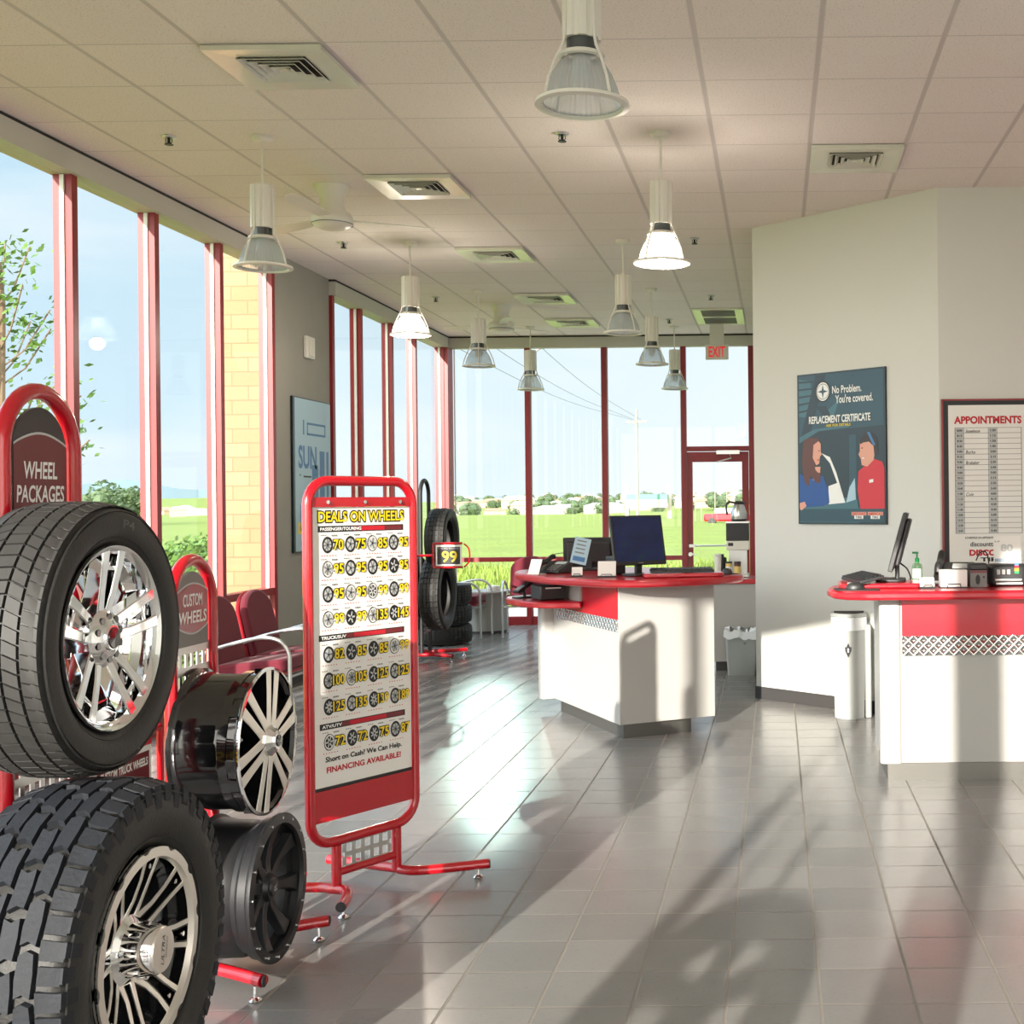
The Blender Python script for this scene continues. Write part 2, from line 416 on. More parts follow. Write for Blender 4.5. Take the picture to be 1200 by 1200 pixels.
# ------------------------------------------------------------------ windows
wn = [0]
def window(axis, a0, a1, pos, mull_w, rail=True, label=None, out=-1, depth=.12, z1=3.735, first=False):
    """bay from a0 to a1 along an axis, pos = inner face; owns the mullion at a1 (and at a0 when first)"""
    wn[0] += 1
    r = sempty('window_%d' % wn[0], label or 'tall red framed glazing bay')
    b = MB()
    def bx(u0, u1, d0, d1, z0_, z1_):
        p0, p1 = sorted((pos+out*d0, pos+out*d1))
        if axis == 'y': b.box(p0, p1, u0, u1, z0_, z1_)
        else: b.box(u0, u1, p0, p1, z0_, z1_)
    bx(a1-mull_w/2, a1+mull_w/2, 0, depth, 0, z1)
    if first: bx(a0-mull_w/2, a0+mull_w/2, 0, depth, 0, z1)
    e0, e1 = a0+mull_w/2, a1-mull_w/2
    bx(e0, e1, .01, depth-.01, 0, .11)
    if rail: bx(e0, e1, .005, depth-.01, .855, .915)
    b.build('window_frame', M['red_frame'], r, smooth=False)
    g = MB()
    def gx(z0_, z1_):
        p0, p1 = sorted((pos+out*.055, pos+out*.063))
        if axis == 'y': g.box(p0, p1, e0, e1, z0_, z1_)
        else: g.box(e0, e1, p0, p1, z0_, z1_)
    if rail:
        gx(.915, z1-.004); g.build('glass_pane', M['glass'], r, smooth=False); g = MB(); gx(.11, .855); g.build('lower_glass_pane', M['glass'], r, smooth=False)
    else:
        gx(.11, z1-.004); g.build('glass_pane', M['glass'], r, smooth=False)
    s = MB()
    for q in (e0, e1-.012):                 # pale gaskets
        p0, p1 = sorted((pos+out*.045, pos+out*.072))
        if axis == 'y': s.box(p0, p1, q, q+.012, .11, z1-.004)
        else: s.box(q, q+.012, p0, p1, .11, z1-.004)
    s.build('gasket', M['white_plastic'], r, smooth=False)
    return r
ys = [-.86, .57, 1.62, 2.67, 3.72, 4.77, 5.82, 6.87, 7.93, 8.98, 10.03, 11.06]
for i in range(len(ys)-1): window('y', ys[i], ys[i+1], XL, .065, first=(i == 0))
ys = [12.56, 13.42, 14.50, 15.45, 16.75]
for i in range(len(ys)-1): window('y', ys[i], ys[i+1], XL, .065, first=(i == 0), label='far side red framed glazing bay')
b = MB().box(XL-.12, -4.37, 16.73, 17.0, 0, 3.735); struct(b.build('trim_5', M['red_frame'], smooth=False), 'red corner post')
xs = [-4.38, -3.345, -2.31, -1.24]
for i in range(3): window('x', xs[i], xs[i+1], YB, .07, out=1, label='back wall glazing bay with low red rail')
# front glazing behind the camera
xs = [-4.35, -2.8, -1.735]
for i in range(2): window('x', xs[i], xs[i+1], YF, .065, out=-1, label='front glazing bay', first=(i == 0))
window('x', -1.735, -.69, YF, .27, out=-1, label='front glazing bay')
xs = [-.69, .40, 1.45, 2.5, 3.55, 4.6]
for i in range(5): window('x', xs[i], xs[i+1], YF, .07, out=-1, label='front glazing bay')
b = MB().box(4.63, XR, YF-.1, YF+.02, 0, 3.735); struct(b.build('wall_front', M['wall'], smooth=False))

# back door with transom window
d = sempty('door_1', 'red framed glass exit door in the back wall')
b = MB(); F0, F1 = YB+.005, YB+.115
b.box(-.365, -.20, F0, F1, 0, 3.735)
b.box(-1.204, -.366, F0, F1, 2.32, 2.385)
b.build('door_frame', M['red_frame'], d, smooth=False)
b = MB(); b.box(-1.20, -1.13, F0+.02, F1-.02, .02, 2.31); b.box(-.46, -.37, F0+.02, F1-.02, .02, 2.31)
b.box(-1.13, -.46, F0+.02, F1-.02, 2.175, 2.31); b.box(-1.13, -.46, F0+.02, F1-.02, .02, .25)
leaf = b.build('door_leaf', M['red_frame'], d, smooth=False)
MB().box(-1.13, -.46, F0+.05, F0+.058, .25, 2.175).build('glass_pane', M['glass'], leaf, smooth=False)
MB().box(-1.204, -.366, F0+.05, F0+.058, 2.385, 3.733).build('transom_pane', M['glass'], d, smooth=False)
b = MB(); b.cyl((-1.15, F0-.03, 1.045), (-.42, F0-.03, 1.045), .012, n=10); b.box(-1.18, -1.10, F0-.045, F0+.02, 1.025, 1.065); b.box(-.49, -.43, F0-.045, F0+.02, 1.025, 1.065)
b.build('push_bar', M['steel'], leaf)
b = MB(); b.cyl((-1.165, F0+.02, .93), (-1.165, F0-.02, .93), .028, n=16); b.box(-1.17, -1.09, F0-.035, F0-.015, .92, .94); b.build('lever_handle', M['steel'], leaf)
b = MB(); b.box(-.80, -.49, F0-.06, F0-.002, 2.275, 2.325); b.tube([(-.62, F0-.03, 2.27), (-.60, F0-.10, 2.22), (-.80, F0-.05, 2.17)], .009)
b.build('door_closer', M['steel'], leaf)

# ------------------------------------------------------------------ ceiling equipment
def gx(n): return -.373+.61*n
def gy(n): return 6.135+.61*n
def make_vent(lab, grp):
    t = thing('ceiling_vent', lab, 'vent', group=grp)
    b = MB(); o, i_ = .296, .175
    z0, z1 = -.004, -.030
    # flared frame between outer edge and register
    P = [(-o, -o), (o, -o), (o, o), (-o, o)]; Q = [(-i_, -i_), (i_, -i_), (i_, i_), (-i_, i_)]
    b.add([(x, y, z1) for x, y in P]+[(x, y, z1+.008) for x, y in Q]+[(x, y, z0) for x, y in P], [(k, (k+1) % 4, 4+(k+1) % 4, 4+k) for k in range(4)]+[(k, (k+1) % 4, 8+(k+1) % 4, 8+k) for k in range(4)])
    b.build('frame', M['vent'], t, smooth=False)
    MB().box(-i_, i_, -i_, i_, -.010, -.004).build('backing', M['vent_dark'], t, smooth=False)
    for k in range(4):
        r1 = .172-.040*k; r0 = r1-.024
        b = MB(); b.lathe([(r1*1.414, -.034), (r0*1.414, -.014), (r0*1.414+.004, -.012), (r1*1.414+.004, -.032)], 4, closed=True, a0=PI/4, a1=PI/4+2*PI)
        b.build('louvre', M['vent'], t, smooth=False)
    MB().box(-.02, .02, -.02, .02, -.03, -.012).build('louvre_center', M['vent'], t, smooth=False)
    return t
vp = [(-4, 0, 'square ceiling air vent, largest, above the near side windows'), (-4, 4, 'square ceiling air vent beside the first ceiling fan'),
      (-4, 8, 'square ceiling air vent, middle of the row over the far pendants'), (-4, 12, 'square ceiling air vent near the second ceiling fan'),
      (-4, 15, 'square ceiling air vent closest to the back windows in its row'), (1, 3, 'flat white square ceiling vent by the slanted white wall')]
v0 = make_vent(vp[0][2], 'square ceiling air vents')
for i, (a, c, lab) in enumerate(vp):
    o = v0 if i == 0 else dup(v0, (0, 0, 0), label=lab)
    o.location = (gx(a)+.305, gy(c)+.305, CZ)
t = thing('return_grille', 'long ceiling return grille with two dark louvre panels near the exit sign', 'vent', (-.668, 15.22, CZ))
b = MB(); b.box(-.295, -.20, -.60, .60, -.022, -.002); b.box(.20, .295, -.60, .60, -.022, -.002); b.box(-.2, .2, -.03, .03, -.022, -.002); b.box(-.2, .2, -.6, -.56, -.022, -.002); b.box(-.2, .2, .56, .6, -.022, -.002)
b.build('frame', M['vent'], t, smooth=False)
for s in (-1, 1):
    b = MB()
    for k in range(14): b.box(-.2, .2, .295*s-.25+k*.036, .295*s-.25+k*.036+.018, -.020, -.006)
    b.build('louvre_panel', M['grey_plastic'], t, smooth=False)

spr = [(-3.69, 7.66, 'fire sprinkler head over the near side windows, left of the pendant'), (-1.29, 7.68, 'fire sprinkler head just behind the largest pendant'), (-3.70, 10.78, 'fire sprinkler head below the first ceiling fan'),
       (-.68, 10.76, 'fire sprinkler head to the right of the bright pendant'), (-3.69, 13.66, 'fire sprinkler head above the far side windows'), (-.695, 13.73, 'fire sprinkler head in front of the return grille'), (-1.30, 15.48, 'small fire sprinkler head between the two farthest right pendants'), ]
s0 = None
for x, y, lab in spr:
    if s0 is None:
        s0 = thing('fire_sprinkler', lab, 'sprinkler', group='ceiling fire sprinklers')
        MB().lathe([(.005, -.001), (.042, -.002), (.036, -.012), (.014, -.014)], 18).build('escutcheon', M['steel'], s0)
        b = MB().cyl((0, 0, -.01), (0, 0, -.05), .009); b.cyl((0, 0, -.048), (0, 0, -.052), .026); b.tube([(-.018, 0, -.012), (-.02, 0, -.035), (0, 0, -.05)], .003, 6); b.tube([(.018, 0, -.012), (.02, 0, -.035), (0, 0, -.05)], .003, 6)
        b.build('deflector', M['blk_matte'], s0); o = s0
    else: o = dup(s0, (0, 0, 0), label=lab)
    o.location = (x, y, CZ)

# pendant lamp. origin at ceiling
def make_pendant():
    t = thing('pendant_lamp', '', 'lamp', group='industrial pendant lamps')
    MB().lathe([(.0, -.001), (.062, -.001), (.062, -.018), (.045, -.035), (.0, -.036)], 24).build('ceiling_canopy', M['white_metal'], t)
    MB().cyl((0, 0, -.03), (0, 0, -.31), .008, n=8).build('rod', M['white_metal'], t)
    n = 48; prof = []
    b = MB(); pts = []
    for i in range(n):
        a = 2*PI*i/n; r = .071 if (i % 6) < 4 else .062; pts.append((r*math.cos(a), r*math.sin(a)))
    b.prism(pts, -.565, -.305); b.build('ballast_housing', M['white_metal'], t)
    b = MB(); b.lathe([(.056, -.61), (.056, -.56)], 24, cap=True); b.build('socket_collar', M['tube_dark'], t)
    MB().lathe([(.066, -.625), (.07, -.612), (.085, -.618), (.088, -.632), (.075, -.636)], 32, closed=True).build('neck_ring', M['white_metal'], t)
    # ribbed refractor dome
    b = MB(); n = 96; prof = [(.058, -.628), (.082, -.650), (.108, -.690), (.127, -.735), (.139, -.780), (.144, -.80)]; V = []; Fc = []
    for i in range(n):
        a = 2*PI*i/n; k = 1+(.012 if i % 2 else -.012)
        V += [(r*k*math.cos(a), r*k*math.sin(a), z) for r, z in prof]
    m = len(prof)
    for i in range(n):
        j = (i+1) % n
        for q in range(m-1): Fc.append((i*m+q, j*m+q, j*m+q+1, i*m+q+1))
    b.add(V, Fc); b.build('glass_refractor', M['lens'], t)
    b = MB(); b.lathe([(.146, -.79), (.172, -.795), (.174, -.808), (.150, -.812)], 48, closed=True); b.build('rim_ring', M['white_metal'], t)
    for k in range(4):
        a = PI/4+PI/2*k; c, s_ = math.cos(a), math.sin(a)
        P = [(.073, -.31), (.075, -.56), (.086, -.60), (.118, -.66), (.148, -.73), (.163, -.79), (.166, -.80)]
        MB().tube([(r*c, r*s_, z) for r, z in P], .0055, 6).build('cage_strut', M['white_metal'], t)
    return t
pn = [(-.70, 4.62, 'largest pendant lamp, hanging at the top edge of the photo'), (-.687, 7.68, 'brightly lit pendant lamp in front of the slanted white wall side'), (-3.13, 7.68, 'unlit pendant lamp in front of the brick pier and side windows'),
      (-3.13, 10.78, 'lit pendant lamp beside the grey wall, below the first fan'), (-3.13, 13.25, 'pendant lamp hanging against the back windows, left of the far fan'), (-3.12, 16.0, 'small far pendant lamp against the second mullion of the back windows'),
      (-1.30, 10.80, 'unlit white pendant lamp, middle one of the right hand row'), (-1.30, 13.25, 'pendant lamp behind the middle white one, against the back window'), (-1.29, 16.1, 'small far pendant lamp just left of the exit sign')]
p0 = make_pendant()
LIT = (1, 3)
bulb_m = mat('lit_bulb', (1, .93, .85, 1), .4, emit=(1, .88, .78, 1), estr=7)
bulb_off = mat('unlit_bulb', (.8, .8, .8, 1), .2)
for i, (x, y, lab) in enumerate(pn):
    o = p0 if i == 0 else dup(p0, (0, 0, 0)); o.location = (x, y, CZ); o['label'] = lab
    o.rotation_euler = (0, 0, .25*i)
for i, (x, y, lab) in enumerate(pn):
    o = [q for q in bpy.data.objects if q.get('label') == lab][0]
    MB().lathe([(.0, -.62), (.03, -.625), (.042, -.66), (.035, -.70), (0, -.72)], 16).build('bulb', bulb_m if i in LIT else bulb_off, o)

# ceiling fans
def make_fan(label):
    t = thing('ceiling_fan', label, 'fan', group='white ceiling fans')
    MB().lathe([(0, -.001), (.125, -.001), (.118, -.02), (.095, -.05), (.082, -.10), (.088, -.15), (.102, -.19), (.0, -.19)], 32).build('neck_housing', M['white_metal'], t)
    MB().lathe([(.06, -.185), (.128, -.195), (.142, -.22), (.142, -.262), (.125, -.285), (.08, -.305), (0, -.312)], 32).build('motor_housing', M['white_metal'], t)
    MB().lathe([(.1425, -.268), (.1435, -.27), (.1425, -.274)], 32).build('seam_ring', M['ink_grey'], t)
    for k in range(3):
        a = math.radians((28, 148, 268)[k]); X = Matrix.Rotation(a, 4, 'Z') @ Matrix.Translation((.12, 0, -.235)) @ Matrix.Rotation(.16, 4, 'X')
        P = smoothpoly([(0, -.035), (.1, -.045), (.3, -.062), (.5, -.06), (.58, -.035), (.60, 0), (.57, .03), (.4, .052), (.15, .045), (0, .035)], 3)
        b = MB(); b.prism(P, -.004, .004, X); b.build('fan_blade', M['white_metal'], t)
    return t
f0 = make_fan('white three blade ceiling fan, larger, above the side windows'); f0.location = (-3.13, 8.89, CZ)
f1 = dup(f0, (-3.11, 14.28, CZ), math.radians(20), 'white ceiling fan farther away, near the back windows')

# exit sign
t = thing('exit_sign', 'white exit sign with red EXIT letters below the ceiling by the back door', 'sign', (-.735, 15.9, 3.44))
MB().box(-.145, .145, 0, .05, 0, .19).build('sign_body', M['white_metal'], t, bevel=.004)
MB().box(-.09, .09, .0, .05, .19, CZ-3.44-.001).build('mounting_bracket', M['white_metal'], t)
b = MB(frameM((0, 0, 0), (1, 0, 0), (0, 0, 1))); b.flat = True; b.use(M['exit_red']).text('EXIT', -.105, .03, .105, .165, .003, bold=.02); b.build('exit_lettering', None, t, smooth=False)

# wall strobe and poster on grey wall
b = MB(); b.box(-4.449, -4.405, 11.82, 12.02, 3.03, 3.24); o = b.build('wall_speaker', M['white_plastic'], smooth=False, bevel=.012); tag(o, 'small white speaker box high on the grey wall', 'speaker')
MB().box(-4.4049, -4.39, 11.86, 11.96, 3.05, 3.20).build('speaker_grille', M['white_metal'], o, bevel=.006)
t = thing('tire_size_poster', 'pale blue printed poster on the grey wall behind the wheel price sign', 'poster', (-4.44, 11.95, 1.4))
MB().box(-.006, .015, -.46, .50, -.2, 1.245).build('dark_backing', M['teal3'], t, smooth=False)
b = MB(frameM((.016, 0, 0), (0, 1, 0), (0, 0, 1))); b.flat = True
b.use(M['paper_blue']).rect(-.42, -.19, .50, 1.235, 0)
b.use(M['ink_blue']); b.rect(-.12, 1.00, .36, 1.02, .001); b.rect(-.12, .9, .36, .92, .001); b.rect(-.12, .9, -.10, 1.02, .001); b.rect(.34, .9, .36, 1.02, .001); b.rect(-.22, .90, -.19, 1.04, .001)
b.text('SUN', -.34, .58, .12, .80, .001, .03); b.rect(.0, .10, .16, .62, .001); b.rect(.2, .15, .33, .76, .001); b.rect(.38, .1, .44, .76, .001); b.rect(-.30, .0, -.05, .03, .001); b.rect(-.30, .0, -.28, .24, .001); b.rect(-.1, .05, -.06, .22, .001)
b.use(M['ink_yellow']).rect(-.36, -.03, -.02, .08, .0005); b.use(M['ink']).disc(-.3, .52, .012, .0015); b.rect(-.22, .50, -.02, .515, .0015)
b.build('poster_print', None, t, smooth=False)

# ------------------------------------------------------------------ replacement certificate poster (slanted wall)
U = Vector((C2[0]-C1[0], C2[1]-C1[1], 0)).normalized(); Nn = U.cross(Vector((0, 0, 1)))
def onwall(px, py):     # where a sight line through the photo meets the slanted wall
    u, v = px-909.85, py-588.5; c_, s_ = math.cos(RO), math.sin(RO)
    x = (c_*u-s_*v)/1468.8; z = -(s_*u+c_*v)/1468.8
    k = (C1[0]*Nn.x+C1[1]*Nn.y+.02)/(x*Nn.x+Nn.y); return Vector((x*k, k, CH+z*k))
A = onwall(935, 527); B_ = onwall(1038, 521); top = onwall(933, 440).z; bot = onwall(936, 614).z
Wp = (B_-A).length; Hp = top-bot
O = Vector((A.x, A.y, bot)); O = Vector((O.x, O.y, O.z))
t = thing('certificate_poster', 'dark teal poster reading Replacement Certificate with woman in blue and man in red', 'poster', O)
X0 = frameM((0, 0, 0), U, (0, 0, 1))
b = MB(X0).box(0, Wp, 0, Hp, -.018, 0); b.build('poster_frame', M['teal3'], t, smooth=False)
def un(u): return u*Wp
def vn(v): return (1-v)*Hp
b = MB(X0); b.flat = True
def pp(m, pts, w): b.use(M[m]).poly([(un(u), vn(v)) for u, v in pts][::-1], w); return b
def pt(m, s, u0, v0, u1, v1, w=.004, bold=.02, shear=0): b.use(M[m]).text(s, un(u0), vn(v0), un(u1), vn(v1), w, bold, shear)
pp('teal', [(.02, .012), (.98, .012), (.98, .988), (.02, .988)], .0005)
pp('teal2', [(.02, .03), (.16, .05), (.2, .30), (.02, .28)], .0008)
for k in range(5): pp('teal3', [(.02, .045+k*.05), (.2, .05+k*.045), (.2, .06+k*.045), (.02, .058+k*.05)], .001)
pp('teal3', [(.22, .0+.014), (.34, .014), (.14, .42), (.04, .42)], .0011)
pp('teal2', [(.36, .25), (.5, .18), (.42, .30), (.2, .33)], .001); pp('teal3', [(.22, .22), (.34, .22), (.42, .32), (.36, .33)], .0012)
b.use(M['ink']).disc(un(.305), vn(.125), .078*1.0, .0015, ry=.085); b.use(M['ink_white']).disc(un(.305), vn(.125), .066, .002, ry=.074)
b.use(M['teal']).poly([(un(.305)+r*math.cos(a)*.066, vn(.125)+r*math.sin(a)*.07) for r, a in [((.8 if i % 2 == 0 else .22), PI/2+i*PI/4) for i in range(8)]], .0025)
b.ring(un(.305), vn(.125), .058, .062, .0022)
# car window: dark interior, light roof pillar
pp('teal2', [(.02, .42), (.2, .37), (.6, .355), (.6, .37), (.25, .385), (.02, .46)], .0012)
pp('teal3', [(.02, .46), (.25, .385), (.98, .37), (.98, .90), (.02, .87)], .001)
pp('teal2', [(.02, .82), (.68, .83), (.72, .99), (.02, .99)], .0015); pp('teal', [(.02, .90), (.7, .90), (.98, .90), (.98, .985), (.02, .985)], .0016)
pp('ink_white', [(.28, .53), (.38, .56), (.45, .66), (.55, .86), (.36, .87), (.36, .75), (.46, .73), (.38, .60)], .0018)
pp('teal', [(.60, .42), (.68, .42), (.68, .84), (.56, .86), (.60, .72)], .0019); pp('paper_blue', [(.60, .76), (.66, .70), (.67, .84), (.56, .86)], .0021)
# woman
pp('bluecloth', [(.02, .66), (.12, .70), (.30, .68), (.36, .78), (.37, .86), (.30, .88), (.04, .89), (.02, .86)], .0024)
pp('skin', [(.20, .62), (.27, .62), (.26, .70), (.18, .71)], .0026)
pp('hair', [(.07, .44), (.14, .425), (.24, .43), (.28, .47), (.24, .5), (.19, .54), (.21, .64), (.24, .66), (.27, .66), (.27, .72), (.23, .73), (.15, .68), (.13, .75), (.08, .72), (.05, .60)], .0028)
pp('skin', [(.19, .475), (.25, .45), (.275, .47), (.275, .52), (.285, .54), (.265, .555), (.255, .60), (.22, .61), (.18, .56)], .0030)
b.use(M['hair2']).disc(un(.255), vn(.515), .009, .0032, 8, .004); b.use(M['ink_red']).disc(un(.245), vn(.575), .012, .0032, 8, .005)
pp('skin', [(.02, .86), (.08, .85), (.1, .88), (.04, .91), (.02, .90)], .0031)
# man
pp('redcloth', [(.70, .66), (.78, .62), (.86, .58), (.96, .60), (.985, .64), (.985, .90), (.72, .90), (.69, .78)], .0024)
pp('skin', [(.72, .48), (.78, .45), (.86, .46), (.89, .52), (.87, .59), (.80, .63), (.74, .62), (.73, .58), (.705, .55), (.72, .53)], .0030)
pp('hair2', [(.72, .46), (.77, .415), (.85, .41), (.91, .45), (.92, .54), (.88, .56), (.87, .50), (.82, .47), (.76, .475), (.725, .485)], .0032)
b.use(M['hair2']).disc(un(.745), vn(.51), .010, .0033, 8, .004); b.use(M['ink_white']).disc(un(.755), vn(.575), .012, .0033, 8, .006)
pp('ink_blue', [(.80, .41), (.83, .41), (.89, .49), (.87, .50)], .0035)
pp('ink_white', [(.82, .715), (.865, .71), (.865, .73), (.82, .735)], .003)
pt('ink_white', 'No Problem.', .415, .145, .745, .095); pt('ink_white', "You're covered.", .45, .21, .87, .155)
pt('ink_white', 'REPLACEMENT CERTIFICATE', .14, .335, .84, .285, bold=.03); pt('ink_yellow', 'ASK FOR DETAILS', .34, .36, .62, .343)
for a, s1 in ((.62, 'DISCOUNT'), (.80, 'AMERICA\'S')):
    pp('ink_white', [(a+.03, .935), (a+.13, .935), (a+.13, .965), (a+.03, .965)], .0022); pp('skin', [(a, .92), (a+.165, .92), (a+.165, .943), (a, .943)], .0024)
    pt('ink_red', s1, a+.008, .941, a+.157, .923, .003); pt('ink', 'TIRE', a+.045, .962, a+.115, .947, .003)
b.build('poster_print', None, t, smooth=False)

# ------------------------------------------------------------------ appointments board on the straight wall
def wy(px, py, Y):
    u, v = px-909.85, py-588.5; c_, s_ = math.cos(RO), math.sin(RO)
    return (c_*u-s_*v)/1468.8*Y, CH-(s_*u+c_*v)/1468.8*Y
YW = 9.08
x0, zt = wy(1103, 468, YW); zb = .98; x1 = x0+.92
t = thing('appointments_board', 'framed white appointments board with hand written time slots on the wall', 'board', (x0, YW, 0))
b = MB(); w_ = .01
b.box(0, x1-x0, -.012, .02, zt-.012, zt); b.box(0, .012, -.012, .02, zb, zt); b.box(x1-x0-.012, x1-x0, -.012, .02, zb, zt); b.box(0, x1-x0, -.012, .02, zb, zb+.012)
b.build('board_frame', M['red_frame'], t, smooth=False)
b = MB().box(.012, x1-x0-.012, -.004, .018, zb+.012, zt-.012); b.build('dark_border', M['ink'], t, smooth=False)
def ax(px, py): x, z = wy(px, py, YW-.006); return x-x0, z
b = MB(frameM((0, -.006, 0), (1, 0, 0), (0, 0, 1))); b.flat = True
xa, za = ax(1111, 475); b.use(M['paper']).rect(xa, zb+.05, x1-x0-.055, za, 0)
def bt(m, s, px0, py0, px1, py1, bold=.02):
    a = ax(px0, py1); c = ax(px1, py0); b.use(M[m]).text(s, a[0], a[1], c[0], c[1], .0015, bold)
bt('ink_red', 'APPOINTMENTS', 1118, 487, 1197, 497, .04)
g0 = ax(1119, 501.5); g1 = ax(1198, 624.5); gw = .003
b.use(M['ink_ltgrey'])
cA = ax(1130, 560)[0]; cB = ax(1158.5, 560)[0]; cC = ax(1169, 560)[0]
b.rect(g0[0], g1[1], cA, g0[1], .0005); b.rect(cB, g1[1], cC, g0[1], .0005)
b.use(M['ink_grey'])
for k in range(21):
    z = g0[1]+(g1[1]-g0[1])*k/20; b.rect(g0[0], z-gw/2, g1[0], z+gw/2, .001)
b.use(M['ink'])
for x in (g0[0], g1[0]): b.rect(x-gw*.6, g1[1], x+gw*.6, g0[1], .0012)
b.use(M['ink_grey'])
for x in (cA, cB, cC): b.rect(x-gw*.4, g1[1], x+gw*.4, g0[1], .0011)
times = ['%d:%02d' % (8+k//4 if 8+k//4 <= 12 else 1, (k % 4)*15) for k in range(20)]
times2 = ['%d:%02d' % (1+k//4, (k % 4)*15) for k in range(20)]
for k in range(20):
    z = g0[1]+(g1[1]-g0[1])*(k+.5)/20; hh = .0085
    b.use(M['ink']); b.text(times[k], g0[0]+.014, z-hh, cA-.012, z+hh, .0015, .03); b.text(times2[k], cB+.014, z-hh, cC-.010, z+hh, .0015, .03)
def scrib(x, z, w, seed):
    r = random.Random(seed); p = x
    b.use(M['ink']); q = z
    while p < x+w:
        nx = p+r.uniform(.006, .012); nq = z+r.uniform(-.009, .010)
        b.add([(p, q-.002, .002), (nx, nq-.002, .002), (nx, nq+.002, .002), (p, q+.002, .002)], [(0, 1, 2, 3)]); p, q = nx, nq
for k, s, w in ((0, 'Stonehouse', .105), (4, 'Burke', .07), (6, 'Brubaker', .10), (12, 'Cole', .055)):
    z = g0[1]+(g1[1]-g0[1])*(k+.6)/20; b.use(M['ink']).text(s, cA+.012, z-.012, cA+.012+w, z+.012, .002, .005, .3)
bt('ink', 'SCHEDULE AN APPOINTMENT ONLINE AT', 1131, 628.5, 1187, 631.5); bt('ink', 'discounttire.com', 1137, 634.5, 1185, 640.5); bt('ink_red', 'DISCOUNT', 1136, 643.5, 1190, 651.5, .05); bt('ink', 'TIRE', 1149, 653, 1176, 658, .04)
b.build('board_print', None, t, smooth=False)

